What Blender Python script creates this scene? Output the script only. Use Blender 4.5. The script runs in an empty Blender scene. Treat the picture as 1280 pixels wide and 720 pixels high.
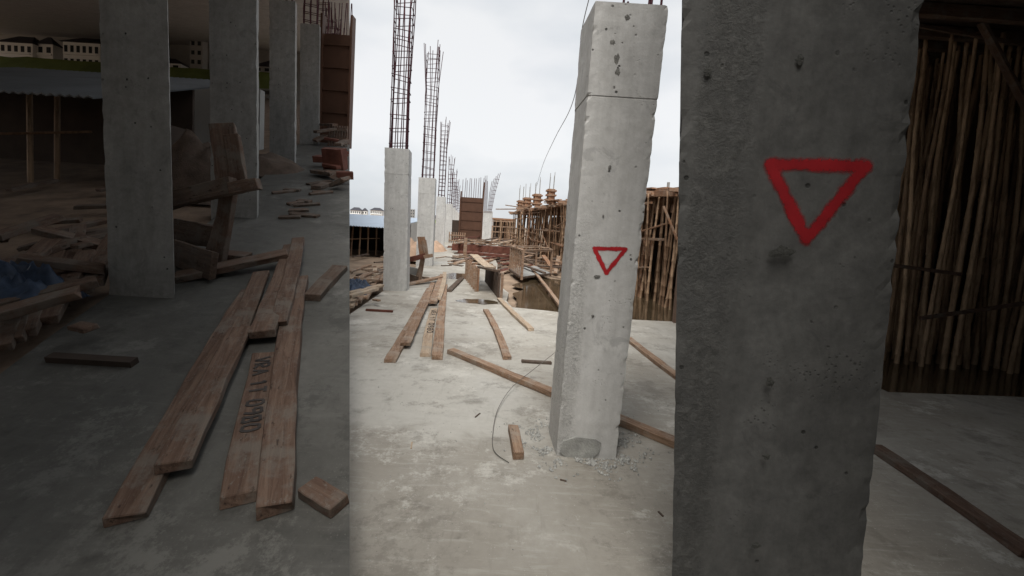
import bpy, math, random
from mathutils import Vector, Matrix, noise
from mathutils.bvhtree import BVHTree
random.seed(7)
SC = bpy.context.scene
COL = SC.collection
F = 560.0          # focal length in photo pixels (1280 wide)
CH = 1.6           # eye height above the slab
K = 1280.0/405.0
R_ = random.random
def U(a, b): return a+(b-a)*random.random()

# ------------------------------------------------------------------ camera
PITCH, ROLL = math.radians(4.5), math.radians(3.6)
cam = bpy.data.cameras.new('camera'); camo = bpy.data.objects.new('camera', cam); COL.objects.link(camo)
SC.camera = camo
cam.sensor_width = 36; cam.lens = F/1280*36; cam.clip_end = 3000; cam.clip_start = 0.05
camo.location = (0, 0, CH)
RM = Matrix.Rotation(math.pi/2-PITCH, 3, 'X') @ Matrix.Rotation(ROLL, 3, 'Z')
camo.rotation_euler = RM.to_euler()
_h = RM.transposed() @ Vector((0, 1, 0))
SY = (284-(360-F*_h.y/(-_h.z)))/1280
cam.shift_y = SY
def ray(px, py):
    return RM @ Vector(((px-640)/F, (360+SY*1280-py)/F, -1))
def proj(P):
    q = RM.transposed() @ (Vector(P)-Vector((0, 0, CH)))
    return 640+F*q.x/-q.z, 360-F*q.y/-q.z+SY*1280
def G(px, py, z=0.0):
    d = ray(px, py); t = (z-CH)/d.z
    return Vector((d.x*t, d.y*t, z))
def atY(px, py, Y):
    d = ray(px, py); t = Y/d.y
    return Vector((d.x*t, Y, CH+d.z*t))
_d = ray(180, 92); S = _d.z/_d.y     # slope of the left ramp
def pan(x, y): return (x-640)*K+640, (y-360)*K+360
class Flat:
    n = Vector((0, 0, 1)); tag = 'c'
    def p(s, px, py, h=0):
        v = G(px, py); v.z += h; return v
    def w(s, x, y, h=0): return Vector((x, y, h))
class Ramp:
    n = Vector((0, -S, 1)).normalized(); tag = 'l'
    def p(s, px, py, h=0):
        d = ray(*pan(px, py)); t = -CH/(d.z-S*d.y)
        return Vector((d.x*t, d.y*t, S*d.y*t+h))
    def w(s, x, y, h=0):
        q = s.p(*proj((x, y, 0))); q.z += h; return q
CS, LS = Flat(), Ramp()
def edgex(px, y, z):      # x of the point at (y,z) that lies on photo column px
    N = ray(px, 0).cross(ray(px, 720))
    return -(N.y*y+N.z*(z-CH))/N.x

# ------------------------------------------------------------------ materials
class NT:
    def __init__(s, name):
        s.m = bpy.data.materials.new(name); s.m.use_nodes = True
        s.t = s.m.node_tree; s.b = s.t.nodes['Principled BSDF']
        s.b.inputs['Specular IOR Level'].default_value = .3
    def n(s, typ, **kw):
        nd = s.t.nodes.new(typ)
        for k, v in kw.items():
            if k in nd.inputs.keys(): s.set(nd, k, v)
            else: setattr(nd, k, v)
        return nd
    def set(s, nd, k, v):
        if isinstance(v, bpy.types.NodeSocket): s.t.links.new(v, nd.inputs[k])
        else: nd.inputs[k].default_value = v
    def co(s, scale=(1, 1, 1), kind='Object', loc=(0, 0, 0)):
        tc = s.t.nodes.new('ShaderNodeTexCoord'); mp = s.t.nodes.new('ShaderNodeMapping')
        s.t.links.new(tc.outputs[kind], mp.inputs[0]); mp.inputs['Scale'].default_value = scale; mp.inputs['Location'].default_value = loc
        return mp.outputs[0]
    def noise(s, co, sc, det=6, rough=.6, dist=0):
        nd = s.t.nodes.new('ShaderNodeTexNoise'); s.t.links.new(co, nd.inputs['Vector'])
        nd.inputs['Scale'].default_value = sc; nd.inputs['Detail'].default_value = det
        nd.inputs['Roughness'].default_value = rough; nd.inputs['Distortion'].default_value = dist
        return nd.outputs['Fac']
    def vor(s, co, sc, feat='F1'):
        nd = s.t.nodes.new('ShaderNodeTexVoronoi'); nd.feature = feat; s.t.links.new(co, nd.inputs['Vector']); nd.inputs['Scale'].default_value = sc
        return nd.outputs['Distance']
    def ramp(s, fac, stops):
        nd = s.t.nodes.new('ShaderNodeValToRGB'); s.t.links.new(fac, nd.inputs[0]); e = nd.color_ramp.elements
        while len(e) < len(stops): e.new(.5)
        for q, (p, c) in zip(e, stops):
            q.position = p; q.color = (*c, 1) if isinstance(c, tuple) else (c, c, c, 1)
        return nd.outputs[0]
    def mix(s, f, a, b, mode='MIX'):
        nd = s.t.nodes.new('ShaderNodeMix'); nd.data_type = 'RGBA'; nd.blend_type = mode
        for k, v in ((0, f), (6, a), (7, b)):
            if isinstance(v, bpy.types.NodeSocket): s.t.links.new(v, nd.inputs[k])
            elif isinstance(v, tuple): nd.inputs[k].default_value = (*v, 1)
            else: nd.inputs[k].default_value = v if k == 0 else (v, v, v, 1)
        return nd.outputs[2]
    def math(s, op, a, b=0.0, clamp=False):
        nd = s.t.nodes.new('ShaderNodeMath'); nd.operation = op; nd.use_clamp = clamp
        for k, v in ((0, a), (1, b)):
            if isinstance(v, bpy.types.NodeSocket): s.t.links.new(v, nd.inputs[k])
            else: nd.inputs[k].default_value = v
        return nd.outputs[0]
    def step(s, v, a, b):
        nd = s.t.nodes.new('ShaderNodeMapRange'); nd.interpolation_type = 'SMOOTHSTEP'; s.t.links.new(v, nd.inputs[0])
        nd.inputs[1].default_value = a; nd.inputs[2].default_value = b
        return nd.outputs[0]
    def sep(s, co):
        nd = s.t.nodes.new('ShaderNodeSeparateXYZ'); s.t.links.new(co, nd.inputs[0]); return nd.outputs
    def rnd(s): return s.t.nodes.new('ShaderNodeObjectInfo').outputs['Random']
    def col(s, v): s.set(s.b, 'Base Color', v)
    def rough(s, v): s.set(s.b, 'Roughness', v)
    def bump(s, h, st=.5, dist=.01):
        nd = s.t.nodes.new('ShaderNodeBump'); s.t.links.new(h, nd.inputs['Height'])
        nd.inputs['Strength'].default_value = st; nd.inputs['Distance'].default_value = dist
        s.t.links.new(nd.outputs[0], s.b.inputs['Normal'])

def concrete_cast(name, lo, hi, tint=(1, .985, .94), hole=.12, comb=None):
    m = NT(name); co = m.co(kind='Object')
    a = m.noise(co, 1.7, 7, .62, .4); b = m.noise(co, 9, 8, .7); st = m.noise(m.co((7, 7, .5)), 1.2, 6, .65)
    c = m.ramp(a, [(.30, tuple(lo*t for t in tint)), (.52, tuple((lo+hi)/2*t for t in tint)), (.72, tuple(hi*t for t in tint))])
    c = m.mix(.85, c, m.ramp(b, [(.32, .28), (.68, .68)]), 'SOFT_LIGHT')
    c = m.mix(.5, c, m.ramp(m.noise(co, 38, 5, .7), [(.3, .32), (.7, .66)]), 'SOFT_LIGHT')
    c = m.mix(m.math('MULTIPLY', m.step(m.noise(m.co(loc=(4, 4, 4)), 4.2, 8, .72, 1), .57, .66), .5), c, tuple(lo*.55*t for t in tint))
    c = m.mix(.30, c, m.ramp(st, [(.35, lo*.8), (.65, hi)]), 'MIX')
    # bug holes and scabs
    v = m.vor(co, 13); msk = m.step(m.noise(co, 3.1, 3), .46, .56)
    h = m.math('MULTIPLY', m.math('SUBTRACT', 1.0, m.step(m.math('ADD', v, m.math('MULTIPLY', m.math('SUBTRACT', b, .5), .25)), .07, .13)), msk)
    c = m.mix(h, c, tuple(hole*t for t in tint))
    pit = m.vor(co, 55)
    pm = m.math('MULTIPLY', m.math('SUBTRACT', 1.0, m.step(pit, .12, .32)), m.step(m.noise(co, 2.3, 4), .54, .66))
    c = m.mix(m.math('MULTIPLY', pm, .55), c, tuple(lo*.5*t for t in tint))
    m.col(c); m.rough(.86)
    hh = m.math('ADD', m.math('MULTIPLY', b, .35), m.math('MULTIPLY', m.noise(co, 60, 4), .15))
    if comb:      # honeycombed, badly compacted band beside one arris
        X, Y, Z = m.sep(co)[0:3]
        wv = m.math('MULTIPLY', m.math('SUBTRACT', m.noise(co, 3, 6, .7), .5), comb[1])
        zone = m.math('SUBTRACT', 1.0, m.step(m.math('ADD', m.math('ABSOLUTE', m.math('SUBTRACT', m.math('SUBTRACT', X, m.math('MULTIPLY', Z, comb[3])), comb[0])), wv), comb[2]*.4, comb[2]))
        zone = m.math('MULTIPLY', zone, m.math('SUBTRACT', 1.0, m.step(Z, comb[4], comb[4]+1.0)))
        agg = m.step(m.noise(co, comb[5], 7, .8, 0), .36, .62)
        ag2 = m.vor(co, comb[5]*1.4)
        c = m.mix(m.math('MULTIPLY', m.math('MULTIPLY', zone, m.step(m.noise(co, 9, 5, .7), .42, .60)), .6), c, m.mix(agg, tuple(lo*.42*t for t in tint), tuple(hi*.95*t for t in tint)))
        m.col(c)
        hh = m.math('ADD', hh, m.math('MULTIPLY', zone, m.math('MULTIPLY', agg, .5)))
    hh = m.math('SUBTRACT', hh, m.math('MULTIPLY', h, .8)); hh = m.math('SUBTRACT', hh, m.math('MULTIPLY', pm, .35))
    m.bump(hh, .55, .012)
    return m.m

def concrete_floor(name, dark, mid, light, bands=None):
    m = NT(name); co = m.co()
    wob = m.noise(co, 1.3, 6, .65, .6); big = m.noise(co, .55, 5, .6, .3); fine = m.noise(co, 14, 8, .72)
    c = m.ramp(big, [(.32, dark), (.5, mid), (.68, light)])
    if bands:
        X, Y, Z = m.sep(co)[0:3]
        yy = m.math('ADD', Y, m.math('MULTIPLY', m.math('SUBTRACT', wob, .5), 1.6))
        f = m.step(yy, 3.1, 3.42)                    # older darker pour nearest, trowelled paler pour past it
        g_ = m.math('SUBTRACT', 1.0, m.step(yy, 4.6, 5.6))
        xx = m.math('SUBTRACT', 1.0, m.step(m.math('ADD', X, m.math('MULTIPLY', wob, .5)), .2, .75))
        c = m.mix(m.math('MULTIPLY', m.math('MULTIPLY', f, g_), m.math('MULTIPLY', xx, .85)), c, tuple(v*1.06 for v in light))
        c = m.mix(m.math('MULTIPLY', m.math('SUBTRACT', 1.0, f), .45), c, tuple(.6*a+.4*b for a, b in zip(dark, mid)))
        p2 = m.math('MULTIPLY', m.step(yy, 6.0, 6.3), m.math('SUBTRACT', 1.0, m.step(yy, 7.6, 8.2)))
        c = m.mix(m.math('MULTIPLY', p2, .45), c, light)
    sc = m.noise(co, 2.6, 10, .78, .15)
    c = m.mix(m.math('MULTIPLY', m.step(sc, .54, .68), .6), c, tuple(v*1.18 for v in light))   # laitance scuffs
    c = m.mix(m.math('MULTIPLY', m.step(m.noise(co, 1.7, 9, .72, .2), .53, .68), .6), c, tuple(v*.62 for v in dark))   # damp stains
    c = m.mix(.5, c, m.ramp(fine, [(.25, .30), (.75, .62)]), 'SOFT_LIGHT')
    tr = m.noise(m.co((1.2, 9, 1)), 2.4, 7, .7, .3); c = m.mix(m.math('MULTIPLY', m.step(tr, .52, .66), .28), c, tuple(v*1.12 for v in light))   # trowel sweeps
    tr2 = m.noise(m.co((7, 1, 1), loc=(3, 8, 0)), 2.0, 7, .7, .3); c = m.mix(m.math('MULTIPLY', m.step(tr2, .55, .70), .3), c, tuple(v*.8 for v in dark))
    spl = m.noise(m.co(loc=(9, 2, 0)), 1.1, 12, .82, 0); c = m.mix(m.math('MULTIPLY', m.step(spl, .545, .61), .7), c, tuple(v*1.22 for v in light))   # cement splashes
    spd = m.noise(m.co(loc=(2, 7, 0)), 1.6, 12, .80, 0); c = m.mix(m.math('MULTIPLY', m.step(spd, .53, .60), .5), c, tuple(v*.66 for v in dark))   # mud and damp
    spk = m.vor(m.co(loc=(2, 2, 0)), 60); c = m.mix(m.math('MULTIPLY', m.math('MULTIPLY', m.math('SUBTRACT', 1.0, m.step(spk, .10, .2)), m.step(m.noise(co, 1.5, 5, .7), .45, .6)), .55), c, tuple(v*1.2 for v in light))
    v = m.vor(co, 26); vm = m.step(m.noise(co, 2.2, 3), .55, .66)
    gr = m.math('MULTIPLY', m.math('SUBTRACT', 1.0, m.step(v, .07, .13)), vm)
    c = m.mix(m.math('MULTIPLY', gr, .7), c, tuple(v*1.25 for v in light))
    v2 = m.vor(m.co(loc=(5, 3, 1)), 19)
    c = m.mix(m.math('MULTIPLY', m.math('SUBTRACT', 1.0, m.step(v2, .03, .06)), .6), c, (.07, .06, .05))
    m.col(c); m.rough(m.ramp(wob, [(.35, .5), (.6, .85)]))
    m.bump(m.math('ADD', m.math('ADD', m.math('MULTIPLY', fine, .7), m.math('MULTIPLY', spl, .8)), m.math('MULTIPLY', sc, .6)), .35, .012)
    return m.m

def wood(name, lo, hi, dark, rough=.85, gray=None):
    m = NT(name); co = m.co((1.2, 14, 14)); r = m.rnd()
    off = m.t.nodes.new('ShaderNodeVectorMath'); off.operation = 'ADD'; m.t.links.new(co, off.inputs[0])
    cm = m.t.nodes.new('ShaderNodeCombineXYZ'); m.t.links.new(m.math('MULTIPLY', r, 37.0), cm.inputs[0]); m.t.links.new(m.math('MULTIPLY', r, 11.0), cm.inputs[1])
    m.t.links.new(cm.outputs[0], off.inputs[1]); co2 = off.outputs[0]
    g = m.noise(co2, 2.2, 8, .7, .8)
    c = m.ramp(g, [(.28, dark), (.45, lo), (.7, hi)])
    c = m.mix(m.math('MULTIPLY', r, .55), c, m.mix(.5, c, dark))
    blot = m.noise(m.co((1, 1, 1)), 6, 6, .7)
    crust = m.noise(m.co((2, 4, 4), loc=(1, 2, 3)), 14, 8, .8)
    c = m.mix(m.math('MULTIPLY', m.step(crust, .56, .64), .75), c, gray or (.30, .27, .23))
    c = m.mix(m.math('MULTIPLY', m.step(blot, .46, .66), .65), c, gray or (.30, .27, .23))     # cement dust
    c = m.mix(m.math('MULTIPLY', m.step(m.noise(m.co((2, 5, 5)), 7, 4), .62, .70), .7), c, tuple(v*.4 for v in dark))
    m.col(c); m.rough(rough); m.bump(g, .5, .006); return m.m

def plain(name, c, rough=.8, var=.25, sc=4, metal=0, spec=.3, bump=.2):
    m = NT(name); co = m.co(); a = m.noise(co, sc, 7, .65)
    m.col(m.ramp(a, [(.3, tuple(v*(1-var) for v in c)), (.7, tuple(min(1, v*(1+var)) for v in c))])); m.rough(rough)
    m.b.inputs['Metallic'].default_value = metal; m.b.inputs['Specular IOR Level'].default_value = spec
    if bump: m.bump(m.noise(co, sc*8, 5), bump, .01)
    return m.m

M = {}
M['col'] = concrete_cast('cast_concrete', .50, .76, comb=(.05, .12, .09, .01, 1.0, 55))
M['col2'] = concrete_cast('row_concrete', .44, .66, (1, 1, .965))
M['bcol'] = concrete_cast('shade_toned_concrete', .22, .34, (1, .99, .93), .03)  # row concrete with the left bay's shade put into its colour
M['pil'] = concrete_cast('shade_toned_pillar', .066, .115, (1, .99, .93), .03, comb=(.03, .22, .12, -.01, 2.2, 30))  # cast concrete darkened in colour to deepen the shade on the pillar
M['added_soffit'] = concrete_cast('pale_added_soffit', .42, .6, (1, 1, .98))  # pale tone stands in for dim sky and bounces light into the bay
M['bflr'] = concrete_floor('shade_toned_floor', (.075, .073, .066), (.10, .097, .088), (.14, .136, .124))  # slab concrete in a darker copy, bay shade painted into the colours
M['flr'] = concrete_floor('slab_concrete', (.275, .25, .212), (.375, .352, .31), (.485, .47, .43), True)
M['soil'] = plain('sandy_soil', (.29, .215, .155), .95, .45, 1.2, bump=.8)
M['bsoil'] = plain('shade_toned_soil', (.17, .12, .085), .95, .4, 3, bump=.6)  # sandy soil with bay shade painted into its colour
M['bsand'] = plain('shade_toned_sand', (.09, .065, .05), .95, .4, 6, bump=.8)  # darkened copy of the sand for mounds in the dim left bay
M['sand'] = plain('orange_sand', (.45, .31, .22), .95, .2, 2, bump=.5)
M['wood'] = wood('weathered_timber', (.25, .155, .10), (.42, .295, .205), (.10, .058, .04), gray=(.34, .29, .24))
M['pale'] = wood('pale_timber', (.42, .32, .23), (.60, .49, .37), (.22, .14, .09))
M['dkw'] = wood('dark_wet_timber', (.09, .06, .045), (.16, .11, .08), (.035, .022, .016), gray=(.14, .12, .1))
M['bwood'] = wood('shade_toned_timber', (.115, .07, .05), (.20, .135, .098), (.06, .034, .024), gray=(.17, .152, .13))  # weathered timber darkened in colour for the shaded bays
M['orw'] = wood('orange_timber', (.27, .14, .08), (.42, .25, .15), (.11, .055, .03), gray=(.30, .25, .2))
def bamboo_mat(name, lo, hi):
    m = NT(name); r = m.rnd(); co = m.co((8, 8, 1.4))
    g = m.noise(co, 2, 6, .7)
    c = m.mix(m.math('POWER', r, 1.3), hi, lo)
    c = m.mix(m.step(g, .42, .68), c, m.mix(.65, c, (.05, .032, .02)))
    m.col(c); m.rough(.7); return m.m
M['bam'] = bamboo_mat('dry_bamboo', (.17, .095, .055), (.46, .31, .20))
M['bbam'] = bamboo_mat('light_toned_bamboo', (.20, .125, .075), (.52, .37, .24))  # bamboo lightened in colour to offset the deep shade of the bays
M['rust'] = plain('rusty_steel', (.13, .05, .035), .8, .35, 5, .2)
M['bar'] = plain('rebar_steel', (.075, .026, .034), .75, .4, 9, .3)
M['ply'] = plain('brown_formply', (.085, .042, .026), .55, .2, 1.5)
M['red'] = None
M['blue'] = plain('blue_tarp', (.04, .06, .10), .55, .5, 8)
M['tin'] = plain('grey_blue_tin', (.42, .50, .60), .45, .12, 1, bump=0)
M['dark'] = plain('dark_board', (.05, .036, .028), .9, .3, 2)
M['dply'] = plain('added_dull_sheet', (.15, .10, .075), .9, .3, 1.5)
M['white'] = plain('white_render', (.72, .72, .70), .8, .06, .5, bump=0)
M['roofd'] = plain('dark_roof_tiles', (.05, .05, .06), .8, .2, 1, bump=0)
M['win'] = plain('dark_window_glass', (.03, .035, .04), .15, .1, 1, spec=.5, bump=0)
M['grass'] = plain('green_grass', (.10, .13, .035), .95, .35, .3)
M['grey'] = plain('grey_block', (.30, .30, .29), .9, .12, .8)
M['stone'] = plain('gravel_stone', (.40, .40, .38), .9, .6, 60)
M['wire'] = plain('binding_wire', (.17, .155, .14), .5, .2, 9, .6, bump=0)
M['ink'] = plain('black_marker', (.055, .048, .045), .9, .4, 5, bump=0)
# puddle water
m = NT('muddy_water'); co = m.co(); m.col(m.ramp(m.noise(co, .8, 5), [(.35, (.045, .032, .018)), (.65, (.085, .062, .038))])); m.rough(.06)
m.b.inputs['Specular IOR Level'].default_value = .5; m.bump(m.noise(m.co((1, 2.2, 1)), 5, 3), .12, .01); M['water'] = m.m

# ------------------------------------------------------------------ mesh builder
class MB:
    def __init__(s): s.v = []; s.f = []
    def add(s, vs, fs):
        o = len(s.v); s.v += [Vector(v) for v in vs]; s.f += [tuple(i+o for i in f) for f in fs]; return s
    def box(s, c, sx, sy, sz, M3=None):        # c = centre of the base
        c = Vector(c); vs = []
        for x in (-sx/2, sx/2):
            for y in (-sy/2, sy/2):
                for z in (0, sz):
                    v = Vector((x, y, z)); v = M3 @ v if M3 else v
                    vs.append(c+v)
        return s.add(vs, [(0, 1, 3, 2), (4, 6, 7, 5), (0, 4, 5, 1), (2, 3, 7, 6), (0, 2, 6, 4), (1, 5, 7, 3)])
    def beam(s, a, b, w, t, up=Vector((0, 0, 1))):     # rectangular bar from a to b (centre line of underside)
        a, b = Vector(a), Vector(b); x = (b-a); L = x.length; x.normalize(); y = up.cross(x)
        if y.length < 1e-3: y = Vector((1, 0, 0)).cross(x)
        y.normalize(); z = x.cross(y)
        vs = [p+y*sy*w/2+z*sz for p in (a, b) for sy in (-1, 1) for sz in (0, t)]
        return s.add(vs, [(0, 1, 3, 2), (4, 6, 7, 5), (0, 4, 5, 1), (2, 3, 7, 6), (0, 2, 6, 4), (1, 5, 7, 3)])
    def tube(s, pts, r, n=6):
        pts = [Vector(p) for p in pts]; m_ = len(pts); vs = []
        for i, p in enumerate(pts):
            d = (pts[min(i+1, m_-1)]-pts[max(i-1, 0)]).normalized()
            a = d.cross(Vector((.3, .9, .1)) if abs(d.z) > .8 else Vector((0, 0, 1))).normalized(); b = d.cross(a)
            rr = r[i] if isinstance(r, (list, tuple)) else r
            for k in range(n):
                t = 2*math.pi*k/n; vs.append(p+a*math.cos(t)*rr+b*math.sin(t)*rr)
        fs = [(i*n+k, i*n+(k+1) % n, (i+1)*n+(k+1) % n, (i+1)*n+k) for i in range(m_-1) for k in range(n)]
        fs += [tuple(range(n))[::-1], tuple((m_-1)*n+k for k in range(n))]
        return s.add(vs, fs)
    def prism(s, poly, z0, z1, sl=0.0):
        n = len(poly); vs = [(x, y, z0+sl*y) for x, y in poly]+[(x, y, z1+sl*y) for x, y in poly]
        return s.add(vs, [tuple(range(n))[::-1], tuple(range(n, 2*n))]+[(i, (i+1) % n, (i+1) % n+n, i+n) for i in range(n)])
def rootloc(o):
    v = Vector((0, 0, 0))
    while o: v += o.location; o = o.parent
    return v
def mkobj(name, mb, mat, parent=None, loc=None, smooth=False):
    base = Vector(loc) if loc is not None else Vector((0, 0, 0))
    if parent: base = rootloc(parent)
    me = bpy.data.meshes.new(name); me.from_pydata([v-base for v in mb.v], [], mb.f)
    me.materials.append(mat)
    if smooth:
        for p in me.polygons: p.use_smooth = True
    me.update()
    o = bpy.data.objects.new(name, me); COL.objects.link(o)
    if parent: o.parent = parent
    else: o.location = base
    return o
def tag(o, label, cat, group=None):
    o['label'] = label; o['category'] = cat
    if group: o['group'] = group
    return o
def empty(name, loc, label, cat, group=None):
    o = bpy.data.objects.new(name, None); COL.objects.link(o); o.location = loc; o.empty_display_size = .2
    return tag(o, label, cat, group)
def struct(name, mb, mat, kind='structure', loc=(0, 0, 0)):
    o = mkobj(name, mb, mat, loc=loc); o['kind'] = kind; return o

def rectify(mb_faces_fix=None): pass

# planks: mesh in its own frame, grain along X
def plank_mesh(L, w, t, seed, warp=1.0):
    rg = random.Random(seed); n = max(4, int(L/.18)); vs = []; fs = []
    bow = rg.uniform(-.009, .009)*warp*L; bz = abs(rg.uniform(0, .006))*warp*L
    for i in range(n+1):
        u = i/n; x = u*L
        dy = bow*math.sin(u*math.pi); dz = bz*math.sin(u*math.pi)*.3
        ww = w/2
        for k, (sy, sz) in enumerate(((-1, 0), (1, 0), (1, 1), (-1, 1))):
            e = .045*w
            jx = rg.uniform(-.12, .12)*w if i in (0, n) else 0
            vs.append((x+jx, sy*ww+dy+rg.uniform(-e, e), dz+sz*t+(rg.uniform(-e, e)*.5 if sz else 0)))
    for i in range(n):
        for k in range(4):
            fs.append((i*4+k, i*4+(k+1) % 4, (i+1)*4+(k+1) % 4, (i+1)*4+k))
    fs += [(3, 2, 1, 0), (n*4, n*4+1, n*4+2, n*4+3)]
    return vs, fs
_pc = [0]
def plank(a, b, w, t, mat, label=None, group=None, parent=None, name='plank', cat='plank', n=Vector((0, 0, 1)), warp=1.0):
    _pc[0] += 1
    a, b = Vector(a), Vector(b); x = b-a; L = x.length; x = x/L
    y = n.cross(x)
    if y.length < 1e-2: y = Vector((0, 1, 0)).cross(x)
    y.normalize(); z = x.cross(y)
    vs, fs = plank_mesh(L, w, t, _pc[0], warp)
    me = bpy.data.meshes.new(name); me.from_pydata(vs, [], [f[::-1] for f in fs]); me.materials.append(mat)
    o = bpy.data.objects.new(name, me); COL.objects.link(o)
    bv = o.modifiers.new('bevel', 'BEVEL'); bv.width = min(.004, t*.15); bv.segments = 1
    R3 = Matrix((x, y, z)).transposed().to_4x4(); R3.translation = a
    if parent:
        o.parent = parent; R3.translation = a-rootloc(parent)
    o.matrix_local = R3
    if label: tag(o, label, cat, group)
    return o

# ------------------------------------------------------------------ columns
def col_body(fl, ex, ey, w, d, H, cell, taper=0.0, ex_top=None, joint=2.6, rough=.006, lean=Vector((0, 0, 0)), slope=0.0):
    """square cast column; fl front-left foot, ex/ey unit axes; chipped arrises, a lift joint, tie holes"""
    mb = MB(); nz = max(6, int(H/cell)); nw = max(2, int(w/cell)); nd = max(2, int(d/cell))
    ring = [(i/nw, 0.0) for i in range(nw)]+[(1.0, j/nd) for j in range(nd)]+[(1-i/nw, 1.0) for i in range(nw)]+[(0.0, 1-j/nd) for j in range(nd)]
    n = len(ring)
    zs = [-.25+ (H+.25)*k/nz for k in range(nz+1)]
    zs += [joint-.006, joint, joint+.006]; zs = sorted(zs)
    for z in zs:
        tt = taper*(z/H-.5)
        for (u, v) in ring:
            uu = (u-.5)*(w+tt)+w/2; vv = (v-.5)*(d+tt)+d/2
            nrm = ex*(u-.5)+ey*(v-.5); nrm.normalize()
            p = fl+ex*uu+ey*vv+Vector((0, 0, z))+lean*z
            edge = min(u, 1-u)*w+min(v, 1-v)*d          # distance to the arris
            chip = (max(0, noise.noise(p*19)-.15)*rough*4.5+rough*.3) if edge < cell*.6 else 0
            chip += max(0, noise.noise(p*23))*rough if edge < cell*1.6 else 0
            amp = noise.noise(p*3.5)*rough*.25+noise.noise(p*17)*rough*.25
            jn = .005 if abs(z-joint) < .003 else 0
            prd = -.003 if z < joint else 0
            p -= nrm*(chip+jn-amp-prd)
            mb.v.append(p)
    m_ = len(zs)
    mb.f += [(i*n+k, i*n+(k+1) % n, (i+1)*n+(k+1) % n, (i+1)*n+k) for i in range(m_-1) for k in range(n)]
    mb.f.append(tuple((m_-1)*n+k for k in range(n)))
    return mb
def cage(root, c, ex, ey, w, z0, z1, nper=3, tie=.29, r=.011, fan=.0, seed=1, taper=0):
    """rebar_cage (ties) as a part, each bar a sub-part"""
    rg = random.Random(seed)
    h = w/2; t = MB(); z = z0+.12
    while z < z1-.35:
        q = z+rg.uniform(-.02, .02); k = rg.uniform(-.035, .035)
        P = [c+ex*sx*h+ey*sy*h+Vector((0, 0, q+k*sx)) for sx, sy in ((-1, -1), (1, -1), (1, 1), (-1, 1), (-1, -1))]
        for a, b in zip(P, P[1:]): t.tube([a, b], r*.75, 4)
        z += tie*rg.uniform(.75, 1.25)
    cg = mkobj('rebar_cage', t, M['bar'], root)
    pos = []
    for i in range(nper+1):
        for j in range(nper+1):
            if i in (0, nper) or j in (0, nper): pos.append((i/nper*2-1, j/nper*2-1))
    for (sx, sy) in pos:
        b = MB(); z2 = z1+(rg.uniform(-.3, .12) if z1 > 5 else 0); fx = rg.uniform(-.04, .04)+fan*sx if z1 > 5 else 0
        a0 = c+ex*sx*h*.93+ey*sy*h*.93
        b.tube([a0+Vector((0, 0, z0-.05)), a0+Vector((rg.uniform(-.02, .02), 0, z0*.7+z2*.3)), a0+Vector((rg.uniform(-.04, .04), 0, z0*.35+z2*.65)), a0+Vector((fx*2, rg.uniform(-.06, .06), z2))], r, 5)
        mkobj('rebar', b, M['bar'], cg)
    return cg
EX, EY = Vector((1, 0, 0)), Vector((0, 1, 0))
def rot2(v, deg):
    a = math.radians(deg); return Vector((v.x*math.cos(a)-v.y*math.sin(a), v.x*math.sin(a)+v.y*math.cos(a), 0))

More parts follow.
